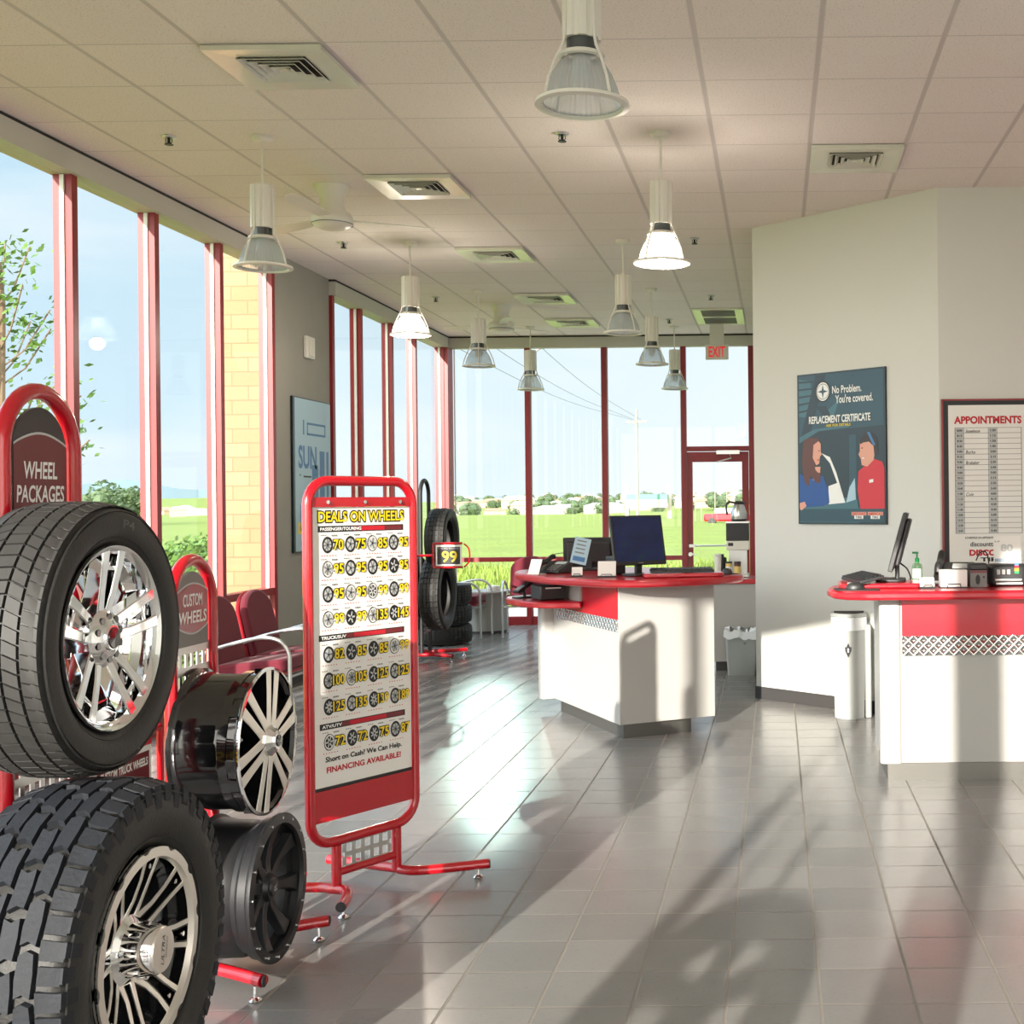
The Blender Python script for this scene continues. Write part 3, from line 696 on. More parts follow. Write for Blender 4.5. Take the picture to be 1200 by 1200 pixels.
# ------------------------------------------------------------------ wheels
def tyre_profile(R, r0, W, dp=.010):
    h = R-r0
    half = [(r0-.006, .36), (r0+.012, .43), (r0+.30*h, .49), (r0+.5*h, .5), (r0+.72*h, .485), (R-.035, .458), (R-.012-dp, .44), (R-.003-dp, .39), (R-dp, .2)]
    P = [(r, -.5*W+W*x) for r, x in half]
    Q = [(r, -.5*W-W*x) for r, x in half[::-1]]
    inner = [(r0-.010, -.5*W-W*.33), (r0+.10*h, -.5*W-W*.40), (R-.03, -.5*W-W*.36), (R-.03, -.5*W+W*.36), (r0+.10*h, -.5*W+W*.40), (r0-.010, -.5*W+W*.33)]
    return P+Q+inner
def make_tyre(parent, R, r0, W, style, name='tire', x_off=0, n=72, lettering=None):
    """axis +X, outer sidewall bulge at x = x_off"""
    X = Matrix.Translation((x_off, 0, 0)) @ AXX
    tm = {'road': M['rubber_tread'], 'truck': M['rubber_sky_tint'], 'plain': M['rubber_tread']}[style]
    b = MB(); b.lathe(tyre_profile(R, r0, W, .017 if style == 'truck' else .009), n, closed=True, X=X); ty = b.build(name, M['rubber'], parent)
    # sidewall rings
    b = MB()
    for rr, x in ((r0+.022, .452), (r0+.78*(R-r0), .478)):
        b.lathe([(rr-.003, -.5*W+W*x), (rr, -.5*W+W*x+.0035), (rr+.003, -.5*W+W*x)], n, X=X)
    b.build('sidewall_ring', M['rubber'], ty)
    b = MB()
    def block(poly, r_lo, r_hi, shrink=.0):
        # poly: (theta, axial fraction -0.5..0.5)
        V = []
        for r, f in ((r_lo, 1), (r_hi, .94)):
            cx = sum(p[0] for p in poly)/len(poly); cy = sum(p[1] for p in poly)/len(poly)
            for th, a in poly:
                th2 = cx+(th-cx)*f; a2 = cy+(a-cy)*f
                rr = r-(.012*(abs(a2)/.42)**4 if r == r_hi else 0)
                V.append((x_off-.5*W+a2*W, rr*math.sin(th2), rr*math.cos(th2)))
        k = len(poly)
        b.add(V, [tuple(range(k, 2*k)), tuple(range(k-1, -1, -1))]+[(i, (i+1) % k, k+(i+1) % k, k+i) for i in range(k)])
    if style == 'road':
        N = 64; st = 2*PI/N
        ribs = [(-.44, -.29, .35, 0), (-.27, -.12, .5, .3), (-.10, .10, .04, 0), (.12, .27, -.5, -.3), (.29, .44, -.35, 0)]
        for a0, a1, sk, _ in ribs:
            for i in range(N):
                t0 = i*st; g = st*.10
                am = (a0+a1)/2
                block([(t0+g, a0), (t0+st*sk*.5+g, am), (t0+st*sk+g, a1), (t0+st*sk+st-g*0, a1), (t0+st*sk*.5+st, am), (t0+st, a0)], R-.011, R)
    elif style == 'truck':
        N = 24; st = 2*PI/N; jr = random.Random(3)
        for i in range(N):
            t0 = i*st
            for s in (-1, 1):
                q = 0 if s > 0 else st*.5
                # center hex blocks with zigzag edges
                c0 = t0+q
                def bl(pts, o_, top=0): block([(c0+o_*st+p*st, s*w_) for p, w_ in pts], R-.020, R-top)
                bl([(.02, .012), (.13, .08), (.08, .140), (.55, .150), (.93, .135), (.84, .075), (.93, .012), (.45, .020)], 0)
                bl([(.02, .168), (.10, .225), (.0, .285), (.48, .295), (.90, .282), (.97, .225), (.88, .172), (.4, .162)], .35)
                c2 = c0+.05*st
                bl([(.04, .312), (.0, .47), (.40, .47), (.46, .305)], .05, .002); bl([(.56, .312), (.52, .46), (.91, .46), (.95, .312)], .05, .003)
                # sidewall teeth
                for dd, dep in ((.0, .055), (.5, .038)):
                    V = []
                    for th in (c2+(dd+.08)*st, c2+(dd+.40)*st):
                        for rr, xx in ((R-.020, .445), (R-.020, .478), (R-.020-dep*.5, .492), (R-.022-dep, .497), (R-.022-dep, .47)):
                            V.append((x_off-.5*W+s*xx*W, rr*math.sin(th), rr*math.cos(th)))
                    b.add(V, [(0, 1, 2, 3, 4), (9, 8, 7, 6, 5)]+[(k, 5+k, 5+(k+1) % 5, (k+1) % 5) for k in range(5)])
    else:
        N = 40; st = 2*PI/N
        for a0, a1 in ((-.43, -.24), (-.22, -.08), (-.06, .06), (.08, .22), (.24, .43)):
            for i in range(N): block([(i*st+.003, a0), (i*st+.003+.1*st, a1), (i*st+st, a1), (i*st+.9*st, a0)], R-.010, R)
    b.build('tread_blocks', tm, ty)
    if lettering:
        s, ang, rr, h, wid = lettering
        X2 = Matrix.Translation((x_off-.5*W+W*.5+.0015, 0, 0)) @ Matrix.Rotation(-ang, 4, 'X') @ frameM((0, 0, rr), (0, 1, 0), (0, 0, 1))
        bb = MB(X2); bb.flat = True; bb.text(s, -wid/2, 0, wid/2, h, 0, .01); bb.build('sidewall_lettering', M['letter'], ty, smooth=False)
    return ty
def rim_barrel(parent, rl, W, m, lipm=None, lipdepth=.03, name='rim_barrel'):
    X = AXX
    P = [(rl-.010, -.004), (rl, 0), (rl+.002, -.006), (rl-.004, -.012), (rl-.012, -.018), (rl-.014, -.045), (rl-.032, -.060), (rl-.034, -.075), (rl-.022, -.095), (rl-.020, -W+.045), (rl-.012, -W+.03), (rl-.012, -W+.012), (rl, -W+.004), (rl, -W), (rl-.010, -W),
         (rl-.022, -W+.02), (rl-.034, -W+.05), (rl-.046, -.08), (rl-.044, -.055), (rl-.022, -.040), (rl-.020, -.015)]
    b = MB(); b.lathe(P, 72, closed=True, X=X); return b.build(name, m, parent)
def spoke_mesh(b, ang, secs, X=None):
    """secs: (r, lateral offset, half width, x front, thickness); spoke along +z rotated by ang about x"""
    R_ = Matrix.Rotation(-ang, 4, 'X'); V = []
    for r, o, hw, xf, th in secs:
        V += [(xf, o-hw, r), (xf, o+hw, r), (xf-th, o+hw*1.15, r), (xf-th, o-hw*1.15, r)]
    F = []; k = len(secs)
    for i in range(k-1):
        for j in range(4):
            F.append((4*i+j, 4*i+(j+1) % 4, 4*i+4+(j+1) % 4, 4*i+4+j))
    F.append((3, 2, 1, 0)); F.append((4*k-4, 4*k-3, 4*k-2, 4*k-1))
    b.add(V, F, R_)

def chrome_package(label, loc, rz=0, group=None):
    t = thing('wheel_with_tire', label, 'wheel', loc, rz, group)
    make_tyre(t, .335, .225, .225, 'road', lettering=('P4', math.radians(10), .268, .022, .055), x_off=.008)
    rm = rim_barrel(t, .226, .20, M['chrome'])
    for k in range(5):
        a = math.radians(72*k+2); b = MB()
        for s in (-1, 1):
            spoke_mesh(b, a, [(.055, s*.016, .015, -.030, .05), (.11, s*.026, .013, -.020, .04), (.17, s*.033, .014, -.010, .035), (.214, s*.037, .016, -.004, .03)])
        spoke_mesh(b, a, [(.06, 0, .014, -.042, .02), (.13, 0, .022, -.048, .02), (.205, 0, .03, -.045, .02)])
        spoke_mesh(b, a, [(.165, 0, .028, -.016, .02), (.176, 0, .030, -.014, .02)])
        b.build('spoke', M['chrome'], t, bevel=.003)
    MB().lathe([(.034, -.012), (.058, -.018), (.072, -.030), (.072, -.09), (.02, -.09)], 40, X=AXX).build('hub', M['chrome'], t)
    b = MB()
    for k in range(10):
        a = 2*PI*k/10; b.cyl((-.0235, .052*math.sin(a), .052*math.cos(a)), (-.0148, .052*math.sin(a), .052*math.cos(a)), .0095, n=12)
    b.build('lug_holes', M['blk_gloss'], t)
    cp = MB().lathe([(.036, -.02), (.034, -.010), (.03, -.006), (0, -.005)], 32, X=AXX).build('center_cap', M['chrome'], t)
    MB().lathe([(.027, -.0058), (.025, -.003), (0, -.002)], 32, X=AXX).build('cap_badge', M['blk_gloss'], cp)
    return t
def truck_package(label, loc, rz=0):
    t = thing('truck_wheel_with_tire', label, 'wheel', loc, rz)
    make_tyre(t, .418, .248, .30, 'truck', x_off=.012, n=80)
    rim_barrel(t, .245, .24, M['blk_gloss'])
    # machined notched lip ring
    b = MB(); n = 120; V = []; Fc = []
    for i in range(n):
        a = 2*PI*i/n; ro = .246 if (i % 10) < 8 else .238
        V += [(.002, ro*math.sin(a), ro*math.cos(a)), (.003, .222*math.sin(a), .222*math.cos(a)), (-.012, .218*math.sin(a), .218*math.cos(a)), (-.012, ro*math.sin(a), ro*math.cos(a))]
    for i in range(n):
        j = (i+1) % n
        for q in range(4): Fc.append((4*i+q, 4*j+q, 4*j+(q+1) % 4, 4*i+(q+1) % 4))
    b.add(V, Fc); b.build('lip_ring', M['machined'], t)
    for k in range(8):
        a = 2*PI*k/8+math.radians(8); b = MB(); f = MB()
        prof = [(.07, .026, .014, -.060, .04), (.12, .020, .010, -.040, .04), (.17, .022, .009, -.024, .035), (.222, .030, .010, -.010, .03)]
        for s in (-1, 1):
            spoke_mesh(b, a, [(r, s*o, w, x, th) for r, o, w, x, th in prof])
            spoke_mesh(f, a, [(r, s*(o+.001), w*.62, x+.0015, .003) for r, o, w, x, th in prof])
        spoke_mesh(b, a, [(.07, 0, .03, -.075, .03), (.21, 0, .03, -.04, .03)])
        sp = b.build('spoke', M['blk_gloss'], t); f.build('machined_face', M['machined'], sp, smooth=False)
        r_ = .200; MB().cyl((-.036, r_*math.sin(a), r_*math.cos(a)), (-.014, r_*math.sin(a), r_*math.cos(a)), .008, .006, n=8).build('rivet', M['chrome'], sp)
    MB().lathe([(.088, -.085), (.084, -.055), (.066, -.045), (.060, .018), (.056, .026), (0, .027)], 40, X=AXX).build('hub_cylinder', M['chrome'], t)
    cp = MB().lathe([(.056, .0265), (.053, .031), (0, .033)], 40, X=AXX).build('center_cap', M['machined'], t)
    b = MB(Matrix.Translation((.0335, 0, 0)) @ Matrix.Rotation(math.radians(82), 4, 'X') @ frameM((0, 0, 0), (0, 1, 0), (0, 0, 1))); b.flat = True
    b.use(M['ink']); b.text('ULTRA', -.035, 0, .035, .014, 0, .0, .4); b.text('MOTORSPORTS', -.02, -.014, .03, -.007, 0); b.build('cap_lettering', None, cp, smooth=False)
    b = MB()
    for k in range(8):
        a = 2*PI*k/8+.1; b.cyl((-.03, .0635*math.sin(a), .0635*math.cos(a)), (-.005, .0635*math.sin(a), .0635*math.cos(a)), .009, .007, n=8)
    b.build('lug_nuts', M['chrome'], t)
    return t
def rim_machined(label, loc, rz=0):
    t = thing('alloy_wheel', label, 'wheel', loc, rz)
    rim_barrel(t, .256, .24, M['blk_gloss'])
    MB().lathe([(.257, -.004), (.2575, .002), (.248, .004), (.246, -.006)], 72, closed=True, X=AXX).build('lip_ring', M['chrome'], t)
    MB().lathe([(.245, -.045), (.12, -.075), (.05, -.08), (.05, -.10), (.245, -.075)], 60, closed=True, X=AXX).build('recessed_disc', M['blk_gloss'], t)
    for k in range(6):
        a = 2*PI*k/6+math.radians(12); b = MB(); f = MB()
        prof = [(.045, .020, .018, .006, .06), (.10, .024, .016, .004, .06), (.17, .029, .017, .001, .05), (.248, .036, .020, -.003, .04)]
        for s in (-1, 1):
            spoke_mesh(b, a, [(r, s*o, w, x, th) for r, o, w, x, th in prof]); spoke_mesh(f, a, [(r, s*o, w*.95, x+.0015, .002) for r, o, w, x, th in prof])
        sp = b.build('spoke', M['blk_gloss'], t); f.build('machined_face', M['machined'], sp, smooth=False)
    MB().lathe([(.062, -.06), (.055, .012), (.036, .030), (.032, .036), (0, .037)], 12, X=AXX).build('center_hub', M['chrome'], t, smooth=False)
    MB().lathe([(.022, .0365), (.02, .040), (0, .041)], 24, X=AXX).build('center_cap', M['blk_gloss'], t)
    return t
def rim_matte(label, loc, rz=0):
    t = thing('alloy_wheel', label, 'wheel', loc, rz)
    rim_barrel(t, .262, .23, M['blk_matte'])
    MB().lathe([(.263, -.008), (.264, .004), (.228, .006), (.224, -.008)], 72, closed=True, X=AXX).build('beadlock_ring', M['blk_matte'], t)
    for k in range(16):
        a = 2*PI*k/16+.1; MB().cyl((.003, .246*math.sin(a), .246*math.cos(a)), (.011, .246*math.sin(a), .246*math.cos(a)), .0055, n=8).build('ring_bolt', M['chrome'], t)
    for k in range(8):
        a = 2*PI*k/8+.2; b = MB(); spoke_mesh(b, a, [(.03, 0, .022, -.035, .04), (.09, 0, .017, -.040, .04), (.15, 0, .016, -.035, .04), (.20, 0, .024, -.022, .035), (.224, 0, .034, -.014, .03)]); b.build('spoke', M['blk_matte'], t, bevel=.003)
    MB().lathe([(.075, -.08), (.072, -.045), (.052, -.036), (.045, -.020), (0, -.018)], 32, X=AXX).build('center_hub', M['blk_matte'], t)
    cp = MB().lathe([(.034, -.019), (.03, -.012), (0, -.010)], 24, X=AXX).build('center_cap', M['blk_matte'], t)
    b = MB(frameM((-.0095, 0, 0), (0, 0, 1), (0, -1, 0))); b.flat = True; b.use(M['ink_ltgrey']).text('R', -.012, -.012, .012, .012, 0); b.build('cap_badge', None, cp, smooth=False)
    return t

chrome_package('chrome five spoke wheel with road tire on the wheel packages stand', (-1.62, 3.07, 1.306))
truck_package('black and silver wheel in knobbly off-road truck tire at the lower edge', (-1.548, 3.08, .537))
rim_machined('gloss black bare alloy wheel with silver twin spokes below custom wheels sign', (-1.80, 4.42, .799))
rim_matte('matte black bare alloy wheel with bolted ring, lowest beside the truck tire', (-1.77, 4.42, .282)).scale = (1, .972, .972)

# plain tire prototype
def tyre_only(label, loc, rot=(0, 0, 0), group=None, R=.335, r0=.215, W=.22, style='plain'):
    t = thing('tire', label, 'tire', loc, 0, group); t.rotation_euler = rot
    make_tyre(t, R, r0, W, style, name='tire_carcass', n=56); return t
tb = tyre_only('black tire mounted behind the chrome wheel, on the far side of its stand', (-1.955, 3.30, 1.30), group=None)

# ------------------------------------------------------------------ wheel stands
def arch_pts(yc, hw, zb, zt, x):
    P = [(x, yc-hw, zb)]
    for i in range(17):
        a = PI-PI*i/16; P.append((x, yc+hw*math.cos(a), zt-hw+hw*math.sin(a)))
    P.append((x, yc+hw, zb)); return P
def leveler(b, x, y):
    b.cyl((x, y, .052), (x, y, .012), .006, n=8); b.lathe([(.0, .001), (.019, .001), (.021, .007), (.012, .016), (0, .018)], 16, X=Matrix.Translation((x, y, 0)))
def wheel_stand(label, x, yc, ztop, words, hw=.155, sign_bot=None, feet=.62, spread=.14, rear=True, dark=False):
    t = thing('wheel_stand', label, 'stand', (0, 0, 0))
    t.location = (x, yc, 0)
    rt = .021
    MB().tube(arch_pts(0, hw, .075, ztop-rt, 0), rt, 12).build('arch_tube', M['red'] if not dark else M['blk_plastic'], t)
    b = MB(); b.tube([(0, -hw, .30), (0, hw, .30)], .016); b.tube([(0, -hw, 1.0 if ztop > 1.6 else .55), (0, hw, 1.0 if ztop > 1.6 else .55)], .016); b.build('cross_bar', M['red'], t)
    for s in (-1, 1):
        P = smoothline([(-feet*.6 if rear else -.1, s*(hw+spread*.6), .072), (-.12, s*hw, .072), (.0, s*hw, .072), (.14, s*(hw+.02), .072), (.36, s*(hw+spread), .072)], 5)
        ft = MB().tube(P, .021, 12).build('base_foot', M['red'], t)
        b = MB(); leveler(b, .33, s*(hw+spread*.93)); leveler(b, (-feet*.55 if rear else -.08), s*(hw+spread*.55)); b.build('leveling_foot', M['chrome'], ft)
        MB().cyl((.361, s*(hw+spread)-s*0, .072), (.366, s*(hw+spread), .072), .020, n=12).build('end_cap', M['blk_plastic'], ft)
    # perforated plate
    if ztop > 1.6:
        z0_, z1_ = .66, 1.0
    else:
        z0_, z1_ = .98, 1.13
    b = MB(); ny = 6; nz = max(2, int((z1_-z0_)/.05)); w = 2*hw-.05; x_ = .006
    cw = w/ny; chh = (z1_-z0_)/nz; hl = .6
    y0_ = -w/2
    for j in range(nz+1): b.box(-.002, .002, y0_, y0_+w, z0_+j*chh-(1-hl)*chh/2, z0_+j*chh+(1-hl)*chh/2)
    for i in range(ny+1):
        for j in range(nz): b.box(-.002, .002, y0_+i*cw-(1-hl)*cw/2, y0_+i*cw+(1-hl)*cw/2, z0_+j*chh+(1-hl)*chh/2, z0_+(j+1)*chh-(1-hl)*chh/2)
    b.build('perforated_plate', M['steel'], t, smooth=False)
    # sign inside the arch
    if words:
        sh = .42; zt = ztop-.062; zb = sign_bot if sign_bot else ztop-.50; r = hw-.036
        P = [(-r, zb)]+[(r*math.cos(PI-PI*i/20), zt-r+r*math.sin(PI-PI*i/20)*1.0) for i in range(21)]+[(r, zb)]
        X2 = frameM((.0, 0, 0), (0, 1, 0), (0, 0, 1)); b = MB(X2); b.prism(P, -.004, .004); sg = b.build('sign_panel', M['grey_plastic'] if ztop < 1.6 else M['sign_dark'], t, smooth=False)
        b = MB(X2); b.flat = True
        H_ = zt-zb; c = zb+H_*.50; hh = H_*.30
        n = 12; top_ = [(-r+2*r*i/n, c+hh-.02+.03*math.sin(PI*i/n)) for i in range(n+1)]; bot_ = [(-r+2*r*i/n, c-hh+.02-.03*math.sin(PI*i/n)) for i in range(n+1)]
        top_ = [(max(-r+.004, min(r-.004, u)), v) for u, v in top_]; bot_ = [(max(-r+.004, min(r-.004, u)), v) for u, v in bot_]
        b.use(M['ink_dkred'] if ztop > 1.6 else M['sign_pink']).poly(bot_+top_[::-1], .005)
        b.use(M['ink_ltgrey'])
        for L_ in (top_, bot_):
            for i in range(n): b.add([(L_[i][0], L_[i][1]-.003, .0055), (L_[i+1][0], L_[i+1][1]-.003, .0055), (L_[i+1][0], L_[i+1][1]+.003, .0055), (L_[i][0], L_[i][1]+.003, .0055)], [(0, 1, 2, 3)])
        b.use(M['ink_white']); b.text(words[0], -r*.62, c+.008, r*.60, c+.052, .006, .02, .1); b.text(words[1], -r*.88, c-.052, r*.86, c-.008, .006, .02, .1)
        b.build('sign_print', None, sg, smooth=False)
    return t
M['sign_dark'] = mat('sign_dark_panel', srgb(50, 44, 46), .12)
M['sign_pink'] = mat('sign_faded_red', srgb(150, 74, 80), .15)
st1 = wheel_stand('red tubular stand with arched Wheel Packages sign', -1.885, 3.205, 1.945, ('WHEEL', 'PACKAGES'), sign_bot=1.50)
st2 = wheel_stand('shorter red tubular stand with arched Custom Wheels sign', -2.055, 4.395, 1.462, ('CUSTOM', 'WHEELS'), sign_bot=1.14)
for t_, zs in ((st1, (1.306, .537)), (st2, (.793, .288))):
    for z in zs:
        b = MB(); xx = 0
        b.cyl((.0, 0, z), (.10, 0, z), .02, n=12); b.box(-.012, .004, -.155, .155, z-.02, z+.02)
        b.build('hanger_arm', M['red'], t_)
# truck wheels price sign hung from the custom stand
t = thing('small_price_sign', 'small framed sign reading Custom Truck Wheels between the two big tires', 'sign', (-2.02, 3.87, 0))
b = MB(); b.tube(smoothline([(.0, -.22, .45), (.0, -.22, .865), (.0, -.19, .908), (.0, .18, .908), (.0, .22, .865), (.0, .22, .45)], 3), .011, 8); b.build('sign_holder', M['red'], t)
MB().box(-.008, .004, -.20, .155, .56, .892).build('sign_panel', M['paper'], t, smooth=False)
b = MB(frameM((.005, 0, 0), (0, 1, 0), (0, 0, 1))); b.flat = True
b.use(M['ink_red']).rect(-.2, .868, .155, .892, .0005); b.use(M['ink_dkred']).rect(-.17, .58, .138, .850, .001)
b.use(M['ink_white']).text('CUSTOM TRUCK WHEELS', -.155, .806, .128, .832, .0015, .03); b.text('aggressive fit', -.155, .780, -.03, .792, .0015)
b.use(M['ink_yellow']).text('99', -.07, .62, .12, .775, .0015, .015)
b.build('sign_print', None, t, smooth=False)

# far stand with tires by the side windows
st3 = wheel_stand('arched tire stand with shade-darkened tube by the far side windows', -3.706, 13.2, 1.91, None, dark=True)  # unlit arch: its shade put in as a black tube
t3 = tyre_only('upright tire on top of the far stand, above the yellow 99 sign', (-3.43, 13.25, 1.26))
for i, (x, y, z, lab) in enumerate([(-3.975, 13.2, .70, 'innermost of the three large upright tires on the far stand'), (-3.738, 13.2, .70, 'middle one of the three large upright tires on the far stand'), (-3.463, 13.2, .70, 'outermost large upright tire below the yellow 99 sign')]):
    q = dup(t3, (x, y, z), label=lab, group='tires on the far display'); q.scale = (1, 1.18, 1.18)
for k in range(3):
    q = dup(t3, (-3.93, 14.72, .234*(k+1)-.003), label=('bottom', 'middle', 'top')[k]+' tire of the flat stack beside the far tire display', group='flat stack of tires'); q.rotation_euler = (0, -PI/2, 0)
t = thing('tire_price_sign', 'small red framed sign with yellow 99 in front of the far tires', 'sign', (-3.30, 12.6, 0))
b = MB(); b.tube([(-.16, .02, 1.00), (.135, .02, 1.00)], .012, 8); b.tube([(-.16, .02, 1.24), (.135, .02, 1.24)], .012, 8); b.tube(smoothline([(.15, .02, 1.235), (.2, .02, 1.18), (.2, .02, 1.06), (.15, .02, 1.0)], 4), .008, 8); b.tube([(-.16, .02, 1.24), (-.16, .02, 1.0)], .012, 8)
b.tube([(-.16, .02, 1.12), (-.30, .03, 1.12), (-.385, .10, 1.12), (-.39, .40, 1.12)], .012, 8); b.build('sign_holder', M['red'], t)
b = MB(frameM((0, 0, 0), (1, 0, 0), (0, 0, 1))); b.box(-.13, .13, 1.015, 1.225, -.01, .0); b.build('sign_panel', M['paper'], t, smooth=False)
b = MB(frameM((0, 0, 0), (1, 0, 0), (0, 0, 1))); b.flat = True
b.use(M['ink']).rect(-.115, 1.03, .115, 1.205, .001); b.use(M['ink_ltgrey']).text('P-METRIC TOURING', -.10, 1.182, .10, 1.195, .002); b.use(M['ink_yellow']).text('99', -.07, 1.05, .085, 1.165, .002, .015); b.build('sign_print', None, t, smooth=False)
# hidden-from-view stand behind the camera whose wheel throws the round shadow on the floor
st4 = wheel_stand('red wheel stand behind the camera position', -1.30, -.42, 1.93, ('WHEEL', 'PACKAGES'), hw=.155, sign_bot=1.5, rear=False)
st4.rotation_euler = (0, 0, -.22)
cw = [o for o in bpy.data.objects if o.get('label', '').startswith('chrome five spoke')][0]
dup(cw, (-1.19, .08, 1.15), PI/2, 'chrome wheel on the stand behind the camera position')

# ------------------------------------------------------------------ DEALS ON WHEELS sign
P1 = Vector((-1.89, 5.0, 0)); P2 = Vector((-1.583, 5.50, 0)); Ud = (P2-P1).normalized(); Wd = (P2-P1).length
t = thing('price_list_sign', 'tall red tube framed Deals on Wheels price list standing on the floor', 'sign', P1)
X0 = frameM((0, 0, 0), Ud, (0, 0, 1)); r = .021
ZT, ZB = 1.748, .235
b = MB(X0); b.tube([(x, y, 0) for x, y in rrect(r, Wd-r, ZB+r, ZT-r, .10, 7)], r, 12, closed=True); b.build('tube_frame', M['red'], t)
def q2(m, x0_, x1_, z0_, z1_, w0, w1, nm): return MB(X0).box(x0_, x1_, z0_, z1_, w0, w1).build(nm, m, t, smooth=False)
inset = .036
hb = q2(M['red'], inset-.004, Wd-inset+.004, 1.620, 1.660, -.012, .012, 'top_clamp_bar')
for k in (.18, .5, .82): MB(X0).cyl((Wd*k, 1.64, .012), (Wd*k, 1.64, .022), .008, n=10).build('clamp_bolt', M['chrome'], hb)
q2(M['paper'], inset, Wd-inset, .485, 1.619, -.004, .004, 'poster_board')
q2(M['ink'], inset, Wd-inset, .472, .485, -.004, .005, 'black_edge'); q2(M['red'], inset, Wd-inset, .345, .472, -.008, .008, 'lower_red_panel')
b = MB(X0); b.flat = True
pw = Wd-2*inset; H = 1.619-.485
def uu(u): return inset+pw*u
def vv(v): return 1.619-H*v
b.use(M['ink']).text('DEALS ON WHEELS', uu(.055), vv(.058), uu(.935), vv(.010), .005, .10); b.use(M['ink_yellow']).text('DEALS ON WHEELS', uu(.065), vv(.053), uu(.925), vv(.015), .006, .02)
def bar(v, s, wfrac):
    b.use(M['ink']).rect(uu(.06), vv(v+.011), uu(.92), vv(v-.011), .005); b.use(M['ink_dkred']).rect(uu(wfrac), vv(v+.008), uu(.905), vv(v-.008), .0055); b.use(M['ink_red']).rect(uu(wfrac+.08), vv(v+.008), uu(.72), vv(v-.008), .006)
    b.use(M['ink_white']).text(s, uu(.08), vv(v+.006), uu(wfrac+.08 if len(s) > 10 else wfrac+.0), vv(v-.006), .007, .03)
bar(.078, 'PASSENGER/TOURING', .40); bar(.468, 'TRUCK/SUV', .32); bar(.785, 'ATV/UTV', .27)
rows = [(.135, '70 75 85 95'), (.222, '95 95 95 95'), (.312, '95 95 99 99'), (.402, '99 99 135 145'), (.528, '82 85 85 99'), (.622, '100 105 125 125'), (.716, '125 135 139 189'), (.842, '72 72 75 87')]
wr = random.Random(11)
for v, s in rows:
    for k, pr in enumerate(s.split()):
        cu = uu(.15+.222*k); cv = vv(v); R_ = H*.030; asp = .78
        tyr = wr.random() < .6; dark = wr.random() < .35; ns = wr.choice((5, 6, 7, 8))
        if tyr: b.use(M['ink']).ring(cu, cv, R_*.72, R_, .0055, 24, asp)
        else:
            b.use(M['ink_grey']).ring(cu, cv, R_*.88, R_, .0055, 24, asp); b.use(M['ink']).ring(cu, cv, R_*.90, R_*1.02, .0056, 12, asp, PI*.5, PI*1.4)
        b.use(M['ink'] if dark else M['ink_ltgrey']).disc(cu, cv, R_*.72*asp, .005, 20, R_*.72)
        b.use(M['ink_ltgrey'] if dark else M['ink_grey'])
        for j in range(ns):
            a = 2*PI*j/ns+wr.random()*.2; c, s_ = math.cos(a), math.sin(a); w = .10*R_
            b.poly([(cu+(c*.15*R_-s_*w)*asp, cv+s_*.15*R_+c*w), (cu+(c*.15*R_+s_*w)*asp, cv+s_*.15*R_-c*w), (cu+(c*.70*R_+s_*w)*asp, cv+s_*.70*R_-c*w), (cu+(c*.70*R_-s_*w)*asp, cv+s_*.70*R_+c*w)], .006)
        b.use(M['ink']).disc(cu, cv, R_*.16*asp, .0065, 10, R_*.16)
        w = .095 if len(pr) == 2 else .115; u0 = .225+.222*k-.02-(w-.095)
        b.use(M['ink']).text(pr, uu(u0)-.003, vv(v+.020)-.002, uu(u0+w)+.003, vv(v-.020)+.002, .007, .13); b.use(M['ink_yellow']).text(pr, uu(u0), vv(v+.019), uu(u0+w), vv(v-.019), .008, .02)
        b.use(M['ink_grey'])
        for q in range(3): b.rect(uu(.085+.222*k+.02*q), vv(v-.034), uu(.098+.222*k+.02*q), vv(v-.037), .006)
        for q in range(4): b.rect(uu(.19+.222*k+.014*q), vv(v-.031), uu(.20+.222*k+.014*q), vv(v-.036), .006)
        b.use(M['ink_red'])
        for q in range(6): b.rect(uu(.09+.222*k+.026*q), vv(v+.040), uu(.10+.222*k+.026*q), vv(v+.037), .006)
b.use(M['ink']).text('Short on Cash? We Can Help.', uu(.11), vv(.918), uu(.88), vv(.893), .006, .03)
b.use(M['ink_red']).text('FINANCING AVAILABLE!', uu(.12), vv(.952), uu(.87), vv(.930), .006, .03)
b.build('price_list_print', None, t, smooth=False)
# base
La = P1+Ud*.145; Lb = P1+Ud*.46
for L_ in (La, Lb):
    rel = L_-P1; MB().tube([(rel.x, rel.y, .06), (rel.x, rel.y, ZB+.005)], r, 12).build('upright_leg', M['red'], t)
MB(X0).tube([(.145, .125, 0), (.46, .125, 0)], .017, 10).build('cross_bar', M['red'], t)
b = MB(X0); ny, nz, w, hgt = 5, 2, .235, .105; cw_ = w/ny; ch_ = hgt/nz; u_0 = .302-w/2; z_0 = .137
for j in range(nz+1): b.box(u_0, u_0+w, z_0+j*ch_-.010, z_0+j*ch_+.010, -.002, .002)
for i in range(ny+1):
    for j in range(nz): b.box(u_0+i*cw_-.010, u_0+i*cw_+.010, z_0+j*ch_+.010, z_0+(j+1)*ch_-.010, -.002, .002)
b.build('perforated_plate', M['steel'], t, smooth=False)
ra, rb = La-P1, Lb-P1
feet_ = [([(-.33, .10, .06), (ra.x-.12, ra.y+.02, .06), (ra.x-.02, ra.y, .06), (ra.x+.05, ra.y-.03, .06), (.175, -.07, .06), (.20, -.13, .06)], (.185, -.09)),
         ([(rb.x-.35, rb.y+.16, .06), (rb.x-.04, rb.y+.03, .06), (rb.x+.03, rb.y-.01, .06), (rb.x+.12, rb.y-.02, .06), (.62, .46, .06)], (.56, .45))]
